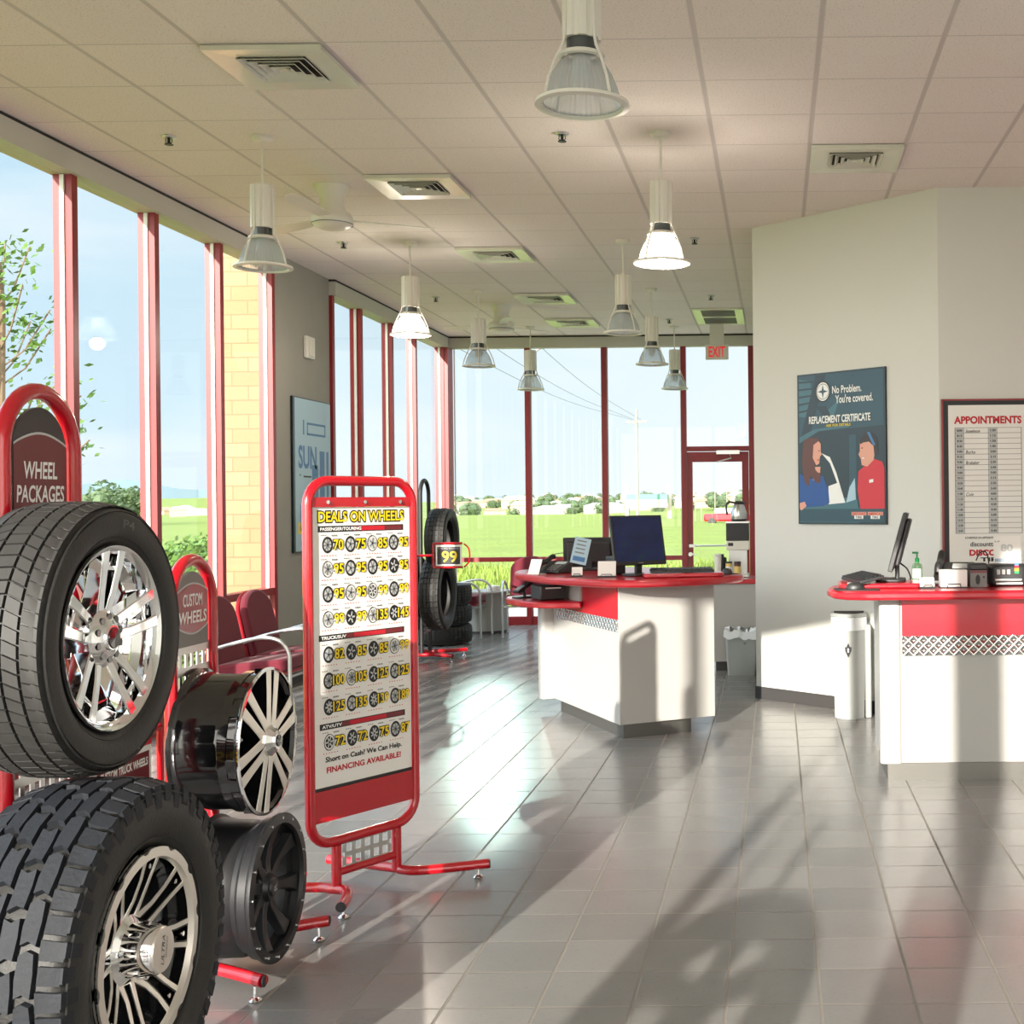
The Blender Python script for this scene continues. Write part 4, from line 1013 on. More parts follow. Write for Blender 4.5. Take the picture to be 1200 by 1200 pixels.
feet_[0][0][4] = (ra.x+.085, ra.y-.13, .06); feet_[0][0][5] = (ra.x+.10, ra.y-.235, .06)
for pts_, lv in feet_:
    ft = MB().tube(smoothline(pts_, 5), .021, 12).build('base_foot', M['red'], t)
    e = Vector(pts_[-1]); d_ = (e-Vector(pts_[-2])).normalized()
    MB().cyl(e, e+d_*.006, .0205, n=12).build('end_cap', M['blk_plastic'], ft)
    l2 = e-d_*.045; b = MB(); leveler(b, l2.x, l2.y); leveler(b, pts_[0][0]+.03, pts_[0][1]); b.build('leveling_foot', M['chrome'], ft)

# ------------------------------------------------------------------ service counters
CI = Vector((-1.09, 8.60, 0)); e1 = Vector((.88, .475, 0)).normalized(); e2 = Vector((-e1.y, e1.x, 0))
ang = math.atan2(e1.y, e1.x)
t = thing('service_counter', 'angled white island service counter with red rounded top', 'counter', CI, ang)
LX, LY = .725, 1.42
MB().box(0, LX, 0, LY, .10, 1.055).build('cabinet_body', M['white_lam'], t, smooth=False, bevel=.004)
MB().box(.045, LX-.17, .045, LY-.04, 0, .1005).build('kick_plate', M['kick'], t, smooth=False)
MB().box(-.012, .0, .012, LY-.06, .825, 1.055).build('red_fascia', M['red_lam'], t, smooth=False)
uvf = lambda c: (c.x+c.y, c.z)
MB().box(-.014, -.0005, .012, LY-.12, .742, .825).build('embossed_strip', M['plate'], t, smooth=False, uvfn=uvf)
MB().prism(rrect(-.10, .09, LY-.02, LY+.10, .03), .10, .90).build('end_post', M['white_lam'], t)
tp = smoothpoly([(-.37, .82), (-.30, .30), (-.08, -.16), (.22, -.30), (.52, -.30), (.86, -.16), (.96, .12), (.92, .7), (.80, 1.25), (.42, 1.62), (-.15, 1.62), (-.35, 1.25)], 6)
MB().prism(tp, 1.056, 1.108).build('counter_top', M['red_lam'], t, bevel=.016)
sh = smoothpoly([(-.10, .70), (-.30, .80), (-.38, 1.0), (-.40, 1.25), (-.34, 1.50), (-.15, 1.58), (-.015, 1.56), (-.015, .74)], 5)
MB().prism(sh, .862, .908).build('lower_shelf', M['red_lam'], t, bevel=.010)
MB().box(-.03, -.014, .70, 1.0, .908, 1.055).build('shelf_divider', M['white_lam'], t, smooth=False)

t = thing('service_counter', 'long straight white service counter with red top below the appointments board', 'counter', (.61, 7.27, 0))
MB().box(.0, 2.6, .0, .66, .10, 1.056).build('cabinet_body', M['white_lam'], t, smooth=False, bevel=.004)
MB().prism(rrect(-.022, .105, -.018, .10, .03), .10, 1.056).build('corner_post', M['white_lam'], t)
MB().box(.02, 2.58, -.005, .63, 0, .1005).build('kick_plate', M['kick'], t, smooth=False)
MB().box(.11, 2.6, -.014, -.0, .838, 1.056).build('red_fascia', M['red_lam'], t, smooth=False)
MB().box(.11, 2.6, -.016, -.0005, .725, .837).build('embossed_strip', M['plate'], t, smooth=False, uvfn=uvf)
tp = [(2.65, -.17), (2.65, .78), (.4, .78), (.0, .72), (-.2, .56), (-.29, .35), (-.315, .15), (-.29, -.02), (-.22, -.12), (-.08, -.165), (.2, -.17)]
MB().prism(tp, 1.057, 1.108).build('counter_top', M['red_lam'], t, bevel=.016)

# back coffee counter
t = thing('coffee_counter', 'low pale coffee counter with dark red top beside the back door', 'counter', (-.62, 12.08, 0))
MB().box(0, .415, 0, .56, .09, .838).build('cabinet_body', M['white_lam'], t, smooth=False)
MB().box(.02, .41, .03, .54, 0, .0905).build('kick_plate', M['base'], t, smooth=False)
MB().box(-.02, .425, -.03, .58, .839, .882).build('counter_top', M['red_lam'], t, bevel=.008)
t = thing('coffee_machine', 'tall coffee brewer in black and steel on the coffee counter', 'coffee machine', (-.50, 12.36, .884))
MB().box(0, .22, .0, .26, 0, .03).build('base', M['steel'], t, bevel=.004); MB().box(0.02, .20, .14, .26, .03, .30).build('column', M['steel'], t)
MB().box(0, .225, 0, .26, .27, .36).build('brew_head', M['white_metal'], t, bevel=.006); MB().box(0, .225, -.002, .26, .36, .535).build('reservoir', M['blk_plastic'], t, bevel=.006); MB().box(-.004, .229, -.006, .264, .535, .55).build('warmer_lid', M['steel'], t)
MB(frameM((0, -.003, 0), (1, 0, 0), (0, 0, 1))).use(M['ink']).rect(.02, .31, .07, .34, 0).build('control_panel', None, t, smooth=False)
t = thing('coffee_carafe', 'steel coffee carafe with black handle standing on the brewer', 'carafe', (-.375, 12.47, 1.436))
MB().lathe([(0, 0), (.07, 0), (.078, .03), (.08, .08), (.062, .14), (.045, .17), (.0, .17)], 28).build('carafe_body', M['steel'], t)
MB().lathe([(.047, .168), (.05, .185), (.03, .2), (0, .202)], 24).build('lid', M['blk_plastic'], t); MB().tube(smoothline([(-.045, 0, .185), (-.10, 0, .19), (-.125, 0, .15), (-.115, 0, .06)], 4), .010).build('handle', M['blk_plastic'], t)
MB().box(.04, .075, -.015, .015, .17, .19).build('spout', M['blk_plastic'], t); MB().lathe([(.071, 0), (.079, .02), (.072, .021)], 24).build('base_ring', M['blk_plastic'], t)
for x, y, c, lab in ((-.47, 12.20, 'yellow_tub', 'yellow creamer tub on the coffee counter'), (-.385, 12.19, 'hair', 'brown printed coffee tub on the coffee counter')):
    o = thing('creamer_tub', lab, 'tub', (x, y, .883)); MB().lathe([(0, 0), (.032, 0), (.032, .15), (0, .15)], 20).build('tub_body', M[c], o); MB().lathe([(.0335, .148), (.0335, .165), (0, .166)], 20).build('lid', M['blk_plastic'], o)
    b = MB(); b.lathe([(.0325, .03), (.0325, .12)], 20).build('paper_band', M['paper'] if c == 'yellow_tub' else M['yellow_tub'], o)
o = thing('cup_stack', 'white stack of paper cups beside the creamer tubs', 'cups', (-.575, 12.18, .883)); MB().lathe([(0, 0), (.026, 0), (.036, .22), (.034, .222), (0, .20)], 20).build('cup_body', M['white_plastic'], o)
MB().lathe([(.03, .223), (.037, .226), (.03, .24), (0, .245)], 20).build('cup_rim', M['white_plastic'], o)
o = thing('thermal_pot', 'black pump pot between cups and brewer', 'pot', (-.535, 12.30, .883)); MB().lathe([(0, 0), (.045, 0), (.05, .1), (.04, .2), (0, .21)], 20).build('pot_body', M['blk_plastic'], o); MB().box(-.015, .015, -.07, .02, .205, .235).build('pump_spout', M['blk_plastic'], o)

# small bin with liner at the coffee counter
t = thing('waste_bin', 'small grey open bin with ruffled white liner in front of the coffee counter', 'bin', (-.34, 11.86, 0))
b = MB(); b.prism(rrect(-.155, .155, -.12, .12, .03), .0, .40)
for i, v in enumerate(b.v):
    k = .86+.14*v[2]/.4; b.v[i] = (v[0]*k, v[1]*k, v[2])
b.build('bin_body', M['bin_dark'], t)
b = MB(); n = 40; V = []
for i in range(n):
    a = 2*PI*i/n; k = 1/max(abs(math.cos(a))/.165, abs(math.sin(a))/.13)
    j = 1+rnd.uniform(-.03, .05)
    V += [(k*j*math.cos(a), k*j*math.sin(a), .36+rnd.uniform(-.03, .01)), (k*.98*j*math.cos(a), k*.98*j*math.sin(a), .405+rnd.uniform(0, .03)), (k*.7*math.cos(a), k*.7*math.sin(a), .40+rnd.uniform(-.02, .05))]
b.add(V, [(3*i+q, 3*((i+1) % n)+q, 3*((i+1) % n)+q+1, 3*i+q+1) for i in range(n) for q in (0, 1)]); b.build('bin_liner', M['liner'], t)
b = MB(frameM((0, -.121, 0), (1, 0, 0), (0, 0, 1))); b.use(M['ink_grey']).disc(.03, .30, .012, 0); b.build('bin_emblem', None, t, smooth=False)

# tall bin by slanted wall
t = thing('trash_bin', 'tall grey rounded trash bin with white liner by the slanted wall', 'bin', (.535, 9.42, 0), math.radians(-4))
hp = [(-.125, .12)]+[(-.125+.25*i/12*1.0, -.02-.10*math.sin(PI*i/12)) for i in range(13)]+[(.125, .12)]
b = MB(); b.prism(hp, 0, .735)
for i, v in enumerate(b.v):
    k = .88+.12*v[2]/.735; b.v[i] = (v[0]*k, v[1]*k, v[2])
b.build('bin_body', M['bin'], t)
MB().box(.118, .165, -.05, .12, .0, .70).build('side_panel', M['bin_dark'], t, bevel=.01)
b = MB(); b.prism([(x*1.06, y*1.08) for x, y in hp], .66, .755); b.build('bin_liner', M['liner'], t)
b = MB(); b.prism([(x*1.08, y*1.10) for x, y in hp], .755, .785); b.build('bin_rim', M['bin'], t, bevel=.006)
MB().prism([(x*.9, y*.9) for x, y in hp], .784, .79).build('bin_mouth_shade', M['vent_dark'], t)  # shade inside the open mouth put in as a dark cap
b = MB(frameM((0, -.121, 0), (1, 0, 0), (0, 0, 1))); b.flat = True; b.use(M['ink']).poly([(-.03, .515), (-.005, .46), (.02, .515), (-.005, .57)], 0); b.poly([(-.03, .525), (.02, .525), (.02, .54), (-.03, .54)], .0005); b.use(M['ink_white']).poly([(-.01, .50), (0, .50), (0, .53), (-.01, .53)], .001); b.build('bin_emblem', None, t, smooth=False)

# ------------------------------------------------------------------ things on the island
ZTOP = 1.109
def L2W(s, tt, z): return CI+e1*s+e2*tt+Vector((0, 0, z))
def monitor(label, loc, rz, tilt=-.16, w=.40, h=.30, neck=.10, back=False, screen='screen'):
    t = thing('computer_monitor', label, 'monitor', loc, rz)
    MB().prism(rrect(-.12, .12, -.09, .09, .05), 0, .016).build('stand_base', M['blk_plastic'], t, bevel=.004)
    MB().prism(rrect(-.028, .028, .026, .052, .01), .016, neck+.10).build('stand_neck', M['blk_plastic'], t)
    X = Matrix.Translation((0, .0, neck)) @ Matrix.Rotation(tilt, 4, 'X')
    b = MB(X); b.box(-w/2, w/2, -.012, .016, 0, h); b.build('screen_bezel', M['blk_plastic'], t, bevel=.005, smooth=False)
    b = MB(X); b.box(-w/2+.03, w/2-.03, .014, .045, .04, h-.03); b.build('rear_housing', M['blk_plastic'], t, bevel=.012, smooth=False)
    b = MB(X); b.flat = True; b.quad((-w/2+.016, -.0135, .026), (w/2-.016, -.0135, .026), (w/2-.016, -.0135, h-.014), (-w/2+.016, -.0135, h-.014)); b.build('screen', M[screen], t, smooth=False)
    b = MB(X); b.box(-.02, .02, -.0137, -.012, .010, .016); b.build('bezel_badge', M['ink_grey'], t, smooth=False)
    return t
def scr():
    m = bpy.data.materials.new('lcd_picture'); m.use_nodes = True; nt = m.node_tree; bs = nt.nodes['Principled BSDF']; bs.inputs['Base Color'].default_value = (.01, .01, .012, 1); bs.inputs['Roughness'].default_value = .18
    tc = nt.nodes.new('ShaderNodeTexCoord'); n = nt.nodes.new('ShaderNodeTexNoise'); n.inputs['Scale'].default_value = 3.2; nt.links.new(tc.outputs['Generated'], n.inputs['Vector'])
    cr = nt.nodes.new('ShaderNodeValToRGB'); e = cr.color_ramp; e.elements[0].position = .35; e.elements[0].color = (.004, .02, .10, 1); e.elements[1].position = .7; e.elements[1].color = (.01, .07, .10, 1)
    x = e.elements.new(.55); x.color = (.012, .03, .16, 1)
    nt.links.new(n.outputs[0], cr.inputs[0]); nt.links.new(cr.outputs[0], bs.inputs['Emission Color']); bs.inputs['Emission Strength'].default_value = .3
    return m
M['screen_on'] = scr()
# photo-based helper: point on a horizontal plane at z
def at(px, py, z):
    u, v = px-909.85, py-588.5; c_, s_ = math.cos(RO), math.sin(RO)
    x = (c_*u-s_*v)/1468.8; k = -(s_*u+c_*v)/1468.8; Y = (z-CH)/k
    return Vector((x*Y, Y, z))
bd = at(770, 679, ZTOP+.02)
def raised_board(label, loc, rz, w, d):
    b = MB().prism(rrect(-w/2, w/2, -d/2, d/2, .05), 0, .028); o = b.build('raised_board', M['red_lam'], bevel=.008); o.location = loc; o.rotation_euler = (0, 0, rz); return tag(o, label, 'board')
raised_board('red rounded keyboard riser on the island counter', L2W(.45, -.08, ZTOP), ang-.32, .56, .22)
mp = L2W(.25, .21, ZTOP+.0015)
monitor('black computer monitor with lit blue screen on the island counter', mp, .55, tilt=-.24, w=.405, h=.36, neck=.075, screen='screen_on')
def keyboard(label, loc, rz, tilt=0):
    t = thing('computer_keyboard', label, 'keyboard', loc, rz); t.rotation_euler = (tilt, 0, rz)
    MB().box(-.22, .22, -.075, .075, .0, .018).build('key_tray', M['blk_plastic'], t, bevel=.004)
    b = MB()
    for i in range(15):
        for j in range(5): b.box(-.212+i*.0285, -.212+i*.0285+.024, -.068+j*.027, -.068+j*.027+.022, .018, .026)
    b.build('keys', M['blk_matte'], t, smooth=False)
    return t
kb = keyboard('black keyboard on the red riser under the blue screen', L2W(.44, -.08, ZTOP+.0335), ang-.34, .05)
def mouse(label, loc, rz):
    t = thing('computer_mouse', label, 'mouse', loc, rz); b = MB(); V = []
    b.lathe([(.0, .038), (.012, .037), (.024, .03), (.031, .015), (.032, 0), (0, 0)], 20, X=Matrix.Diagonal((1, 1.7, 1, 1))); b.build('mouse_shell', M['blk_plastic'], t); MB().box(-.003, .003, -.045, -.02, .028, .037).build('scroll_wheel', M['grey_plastic'], t); return t
mouse('black mouse at the right end of the island riser', L2W(.84, .02, ZTOP+.004), ang)
b = MB().prism(rrect(-.11, .11, -.09, .09, .015), 0, .003); o = b.build('mouse_pad', M['blk_plastic']); o.location = L2W(.80, .06, ZTOP+.0005); o.rotation_euler = (0, 0, ang); tag(o, 'thin black mouse pad on the island counter', 'mouse pad')
monitor('black monitor seen from behind at the far end of the island', L2W(.22, 1.18, ZTOP), ang+PI-.42, tilt=-.10, w=.40, h=.235, neck=.02)
def phone(label, loc, rz):
    t = thing('desk_phone', label, 'phone', loc, rz)
    b = MB(); b.add([(-.10, -.10, 0), (.10, -.10, 0), (.10, .10, 0), (-.10, .10, 0), (-.10, -.10, .02), (.10, -.10, .02), (.10, .10, .09), (-.10, .10, .09)], [(0, 3, 2, 1), (4, 5, 6, 7), (0, 1, 5, 4), (1, 2, 6, 5), (2, 3, 7, 6), (3, 0, 4, 7)]); b.build('phone_base', M['blk_plastic'], t, bevel=.008, smooth=False)
    MB().tube(smoothline([(-.07, -.10, .05), (-.07, -.085, .075), (-.07, 0, .088), (-.07, .085, .12), (-.07, .10, .105)], 4), .019, 10).build('handset', M['blk_plastic'], t)
    b = MB(Matrix.Rotation(.34, 4, 'X'))
    for i in range(3):
        for j in range(4): b.box(-.015+i*.03, .005+i*.03, -.075+j*.026, -.058+j*.026, .050, .058)
    b.build('keypad', M['grey_plastic'], t, smooth=False)
    MB(Matrix.Rotation(.34, 4, 'X')).box(-.01, .08, .04, .08, .054, .060).build('display', M['ink_ltgrey'], t, smooth=False)
    return t
phone('black desk phone on the far left part of the island', L2W(-.14, .95, ZTOP), ang-.9)
def card_holder(label, loc, rz, w, h, m='paper', cat='card holder', d=.05):
    t = thing('card_holder', label, cat, loc, rz)
    X = Matrix.Rotation(-.25, 4, 'X')
    MB(X).box(-w/2, w/2, 0, .012, .012, h).build('cards', M[m], t, smooth=False)
    b = MB(); b.box(-w/2-.002, w/2+.002, -.012, d, 0, .010); b.tube([(-w*.3, -.012, .008), (-w*.28, -.016, .022), (w*.28, -.016, .022), (w*.3, -.012, .008)], .0025, 6); b.build('holder_base', M['blk_plastic'], t)
    return t
card_holder('small white business cards in a black holder on the island', L2W(-.17, .36, ZTOP), .1, .075, .07)
card_holder('larger white card stack in a holder beside the small island cards', L2W(-.02, .17, ZTOP), .05, .125, .115)
t = thing('leaflet_stand', 'tall narrow blue and white price leaflet leaning before the rear monitor', 'leaflet', L2W(-.01, .80, ZTOP+.07), .1); t.rotation_euler = (-.25, .22, .1)
MB().box(-.06, .06, 0, .004, 0, .20).build('leaflet_card', M['paper_blue'], t, smooth=False)
b = MB(frameM((0, -.001, 0), (1, 0, 0), (0, 0, 1))); b.flat = True; b.use(M['ink_blue']).rect(-.045, .02, .045, .055, 0)
for k in range(4): b.use(M['ink_grey']).rect(-.04, .08+.03*k, .03, .09+.03*k, 0)
b.build('leaflet_print', None, t, smooth=False)
t = thing('acrylic_sign_holder', 'small tilted leaflet holder at the left tip of the island', 'leaflet holder', L2W(-.33, .86, ZTOP), ang-1.1)
MB(Matrix.Rotation(-.35, 4, 'X')).box(-.06, .06, 0, .006, 0, .12).build('back_card', M['blk_plastic'], t, smooth=False); MB(Matrix.Rotation(-.35, 4, 'X')).box(-.056, .056, -.004, .0, .004, .116).build('front_card', M['paper'], t, smooth=False); MB().box(-.06, .06, -.01, .07, 0, .006).build('holder_foot', M['white_plastic'], t)
t = thing('card_terminal', 'black payment terminal tilted up on the lower red shelf', 'card terminal', L2W(-.27, 1.28, .909), ang+.3)
MB().prism(rrect(-.09, .09, -.05, .05, .02), 0, .012).build('terminal_base', M['blk_plastic'], t); MB().tube([(0, .0, .01), (.0, .02, .07)], .012).build('terminal_arm', M['blk_plastic'], t)
b = MB(Matrix.Translation((0, .01, .085)) @ Matrix.Rotation(-.5, 4, 'Y')); b.box(-.085, .085, -.04, .04, -.012, .012); b.build('terminal_body', M['blk_plastic'], t, bevel=.006, smooth=False)
b = MB(Matrix.Translation((0, .01, .085)) @ Matrix.Rotation(-.5, 4, 'Y')); b.box(-.07, .0, -.03, .03, .012, .0135); b.build('terminal_screen', M['ink_grey'], t, smooth=False)
t = thing('receipt_printer', 'black receipt printer tucked under the island top on the shelf', 'printer', L2W(-.16, 1.03, .909), ang)
MB().box(-.10, .10, -.11, .13, 0, .11).build('printer_body', M['blk_plastic'], t, bevel=.012); MB().box(-.06, .06, -.112, -.10, .085, .095).build('paper_slot', M['paper'], t)
t = thing('label_printer', 'dark small printer behind the blue screen monitor', 'printer', L2W(.18, .52, ZTOP), ang); MB().box(-.05, .05, -.08, .08, 0, .13).build('printer_body', M['blk_plastic'], t, bevel=.012); MB().box(-.04, .04, -.084, -.07, .10, .12).build('paper_slot', M['ink_yellow'], t)
o = MB().tube(smoothline([L2W(.02, 1.36, ZTOP+.002), L2W(-.02, 1.45, ZTOP+.09), L2W(.0, 1.30, ZTOP+.13), L2W(.15, 1.22, ZTOP+.14)], 6), .003, 6).build('phone_cable', M['cord']); tag(o, 'thin black cable looping behind the island phone', 'cable')

# ------------------------------------------------------------------ things on the right counter
def RC(px, Y, z=ZTOP):
    return Vector(((px-909.85)/1468.8*Y, Y, z))
raised_board('red rounded riser at the left end of the straight counter', RC(1031, 7.52), .0, .50, .36)
monitor('black monitor seen edge-on at the left end of the straight counter', RC(1043, 7.58, ZTOP+.029), -PI/2-.13, tilt=-.27, w=.40, h=.36, neck=.065)
kb2 = keyboard('black keyboard propped on the riser of the straight counter', RC(1010, 7.50, ZTOP+.047), -PI/2+.2, .22)
mouse('black mouse on a pad at the left tip of the straight counter', RC(1001, 7.28, ZTOP+.0045), -PI/2)
b = MB().prism(rrect(-.13, .13, -.09, .09, .015), 0, .003); o = b.build('mouse_pad', M['blk_plastic']); o.location = RC(1003, 7.28, ZTOP+.0005); tag(o, 'thin black mouse pad on the straight counter', 'mouse pad')
o = MB().tube(smoothline([RC(1046, 7.6, 1.30), RC(1053, 7.6, 1.25), RC(1062, 7.6, 1.21), RC(1066, 7.62, 1.16), RC(1066, 7.64, ZTOP+.035)], 5), .005, 8).build('monitor_cable', M['cord']); tag(o, 'black cable drooping from the edge-on monitor', 'cable')
t = thing('sanitizer_bottle', 'clear green hand sanitizer bottle with pump', 'bottle', RC(1074, 7.80), 0)
MB().lathe([(0, 0), (.031, 0), (.033, .01), (.033, .10), (.028, .118), (.012, .125), (.012, .13), (0, .13)], 24).build('bottle_body', M['bottle'], t)
MB().lathe([(.0, .128), (.014, .128), (.014, .155), (.005, .158), (.005, .185), (0, .186)], 16).build('pump_cap', M['sanit'], t); MB().box(-.03, .008, -.008, .008, .183, .195).build('pump_nozzle', M['sanit'], t)
MB().lathe([(.0335, .03), (.0335, .09)], 12, a0=-PI*.85, a1=-PI*.3).build('bottle_label', M['paper'], t)
card_holder('tilted white business cards beside the sanitizer on the straight counter', RC(1086, 7.30), .12, .085, .065)
t = thing('note_cube', 'white block of note paper in a black wire holder', 'note block', RC(1117, 7.33), 0)
MB().box(-.078, .078, 0, .09, .006, .105).build('paper_block', M['paper'], t, bevel=.002, smooth=False); b = MB(); b.box(-.08, .08, -.004, .094, 0, .006); b.tube([(-.04, -.006, .003), (-.035, -.012, .024), (.035, -.012, .024), (.04, -.006, .003)], .003, 6); b.build('wire_holder', M['blk_plastic'], t)
phone('black desk phone behind the white note block', RC(1117, 7.64), -.25).scale = (1.2, 1.1, 1.5)
t = thing('cube_dispenser', 'small dark topped box with printed front beside the note block', 'box', RC(1146, 7.36), 0); MB().box(-.05, .05, 0, .09, 0, .10).build('box_body', M['grey_plastic'], t, bevel=.003, smooth=False); MB().box(-.053, .053, -.005, .10, .10, .14).build('box_top', M['blk_plastic'], t, bevel=.008)
b = MB(frameM((0, -.001, 0), (1, 0, 0), (0, 0, 1))); b.flat = True; b.use(M['ink']).disc(-.005, .045, .014, 0, 12, .03); b.disc(.03, .06, .006, 0, 8); b.use(M['ink_dkred']).rect(-.05, .085, .05, .098, 0); b.build('box_print', None, t, smooth=False)
t = thing('check_scanner', 'black rounded desktop card scanner with colourful sticker', 'scanner', RC(1182, 7.42), 0)
b = MB(); b.prism(rrect(-.12, .12, -.0, .16, .05), 0, .13); b.build('scanner_body', M['blk_plastic'], t, bevel=.02)
MB().box(-.08, .075, -.012, .0, .012, .022).build('lower_slot', M['paper'], t); MB().box(-.085, .07, -.010, .0, .035, .044).build('upper_slot', M['paper'], t)
for k, c in enumerate(('sanit', 'ink_yellow', 'ink_red', 'ink_blue')): MB().box(.03, .055, -.006, .0, .075+.016*k, .09+.016*k).build('colour_sticker', M[c], t, smooth=False)
for k in range(3): MB().box(-.075+.03*k, -.055+.03*k, -.008, .0, .07, .10).build('card_key', M['bin'], t, bevel=.003)
t = thing('offer_card', 'white card with pale 80 above the black scanner', 'card', RC(1180, 7.56, ZTOP+.13), 0)
t.rotation_euler = (-.1, 0, 0)
MB().box(-.082, .082, 0, .003, 0, .165).build('card_sheet', M['paper'], t, smooth=False)
b = MB(frameM((0, -.001, 0), (1, 0, 0), (0, 0, 1))); b.flat = True; b.use(M['ink_ltgrey']).text('80', -.04, .07, .035, .115, 0, .04); b.use(M['ink']).text('$ off', -.075, .125, -.045, .137, 0); b.use(M['ink_blue']).text('BRIDGESTONE', -.075, .008, .075, .028, 0, .02); b.build('card_print', None, t, smooth=False)
o = MB().tube(smoothline([RC(1143, 7.7, ZTOP+.14), RC(1148, 7.7, ZTOP+.19), RC(1155, 7.7, ZTOP+.19), RC(1158, 7.7, ZTOP+.12), RC(1158, 7.7, ZTOP+.004)], 5), .004, 8).build('scanner_cable', M['cord']); tag(o, 'black cable arching behind the dark topped box', 'cable')

# ------------------------------------------------------------------ waiting chairs
def waiting_chair(label, loc, rz, group=None, tube='tube'):
    """faces +x; origin on floor at seat centre"""
    t = thing('waiting_chair', label, 'chair', loc, rz, group)
    w = .27
    X = Matrix.Translation((0, 0, .43)) @ Matrix.Rotation(-.09, 4, 'Y')
    MB(X).prism(rrect(-.25, .27, -w, w, .05), -.03, .07).build('seat', M['fabric'], t, bevel=.02)
    MB(X).box(-.24, .26, -w+.01, w-.01, -.05, -.031).build('seat_pan', M['fabric_red'], t)
    Xb = Matrix.Translation((-.24, 0, .46)) @ Matrix.Rotation(-.22, 4, 'Y') @ frameM((0, 0, 0), (0, 1, 0), (0, 0, 1))
    P = [(-w+.01, 0)]+[((w-.01)*math.cos(PI-PI*i/14), .34+.18*math.sin(PI-PI*i/14)) for i in range(15)]+[(w-.01, 0)]
    MB(Xb).prism(P, -.035, .025).build('backrest', M['fabric'], t, bevel=.02)
    MB(Xb).prism([(x*1.03, y*1.01-.005) for x, y in P], -.065, -.036).build('back_shell', M['fabric_red'], t, bevel=.015)
    for s in (-1, 1):
        y = s*(w+.035)
        P = smoothline([(-.34, y, .56), (-.15, y, .625), (.10, y, .68), (.24, y, .665), (.315, y, .58), (.325, y, .45), (.325, y, .25), (.33, y, .005)], 5)
        MB().tube(P, .014, 10).build('arm_and_front_leg', M[tube], t)
        MB().tube([(-.34, y, .56), (-.30, y, .40), (-.33, y, .005)], .013, 10).build('rear_leg', M[tube], t)
    MB().tube([(.24, -w-.035, .37), (.24, w+.035, .37)], .012).build('cross_tube', M[tube], t); MB().tube([(-.3, -w-.035, .38), (-.3, w+.035, .38)], .012).build('cross_tube', M[tube], t)
    return t
wc = waiting_chair('maroon waiting chair with silver arms, nearer one by the brick pier window', (-3.84, 9.33, 0), 0, 'waiting chairs')
dup(wc, (-3.84, 10.02, 0), 0, 'maroon waiting chair with silver arms, farther one by the grey wall', 'waiting chairs')
dup(wc, (-3.92, 15.47, 0), 0, 'maroon waiting chair beside the round grey table in the far corner', 'waiting chairs')
dup(wc, (-3.08, 15.60, 0), -PI/2+.12, 'maroon waiting chair behind the island counter', 'waiting chairs')
t = thing('drum_table', 'round grey fluted drum table in the far corner', 'table', (-3.72, 16.05, 0))
b = MB(); n = 60; P = [((.27 if i % 4 else .262)*math.cos(2*PI*i/n), (.27 if i % 4 else .262)*math.sin(2*PI*i/n)) for i in range(n)]
b.prism(P, .03, .50); b.build('table_drum', M['bin'], t); MB().lathe([(0, 0), (.255, 0), (.255, .03), (0, .03)], 32).build('table_plinth', M['base'], t); MB().lathe([(0, .501), (.32, .501), (.325, .515), (.32, .53), (0, .53)], 40).build('table_top', M['white_lam'], t)
t = thing('paper_roll', 'white rounded tissue box on the drum table', 'tissue box', (-3.62, 15.98, .531)); MB().lathe([(0, 0), (.085, 0), (.09, .02), (.08, .06), (0, .07)], 24).build('tissue_body', M['paper'], t)

# ------------------------------------------------------------------ outside
def grass_mat():
    m = mat('field_grass', srgb(108, 124, 46), .9, noise=.25, nscale=.25); nt = m.node_tree; b = nt.nodes['Principled BSDF']
    tc = nt.nodes.new('ShaderNodeTexCoord'); n = nt.nodes.new('ShaderNodeTexNoise'); n.inputs['Scale'].default_value = 3; n.inputs['Detail'].default_value = 8
    nt.links.new(tc.outputs['Object'], n.inputs['Vector']); bp = nt.nodes.new('ShaderNodeBump'); bp.inputs['Strength'].default_value = .9; bp.inputs['Distance'].default_value = .35
    nt.links.new(n.outputs[0], bp.inputs['Height']); nt.links.new(bp.outputs[0], b.inputs['Normal']); return m
M['grass'] = grass_mat()
M['hill'] = mat('hillside', srgb(150, 160, 120), .95, noise=.3, nscale=.02)
def hz(x, y):
    z = -.14
    if y > 115: z += -(min(y, 300)-115)*.003
    if y > 300: z += (y-300)*.0125
    if y > 300: z += 2.2*math.sin(x*.013+1)+1.2*math.sin(x*.031)
    return z
# terrain strips
b = MB(); ny, nx = 60, 60
ysr = [19+((i/ny)**2.2)*900 for i in range(ny+1)]
for j, y in enumerate(ysr):
    for i in range(nx+1):
        x = (-.85+1.05*i/nx)*(y+40); b.v.append((x, y, hz(x, y)))
b.f = [(j*(nx+1)+i, j*(nx+1)+i+1, (j+1)*(nx+1)+i+1, (j+1)*(nx+1)+i) for j in range(ny) for i in range(nx)]; b.mi = [0]*len(b.f)
o = b.build('ground_field', M['grass']); tag(o, 'bright green grassy field beyond the windows', 'grass', kind='structure')
b = MB().box(-90, 60, -60, 19.0, -.25, -.10); o = b.build('ground_yard', M['grass'], smooth=False); o['kind'] = 'structure'; o['label'] = 'grass strip around the building'
b = MB().box(-7.5, 6, 17.15, 20.6, -.2, -.06); o = b.build('ground_pavement', M['concrete'], smooth=False); o['kind'] = 'structure'; o['label'] = 'pale concrete pavement outside the back windows'
b = MB().box(-5.7, -4.6, -4, 17.2, -.2, -.05); o = b.build('ground_bed', M['mulch'], smooth=False); o['kind'] = 'structure'; o['label'] = 'red mulch bed beside the side windows'
b = MB().box(-12, 12, -14, -1.05, -.2, -.06); o = b.build('ground_forecourt', M['asphalt'], smooth=False); o['kind'] = 'structure'; o['label'] = 'grey forecourt'

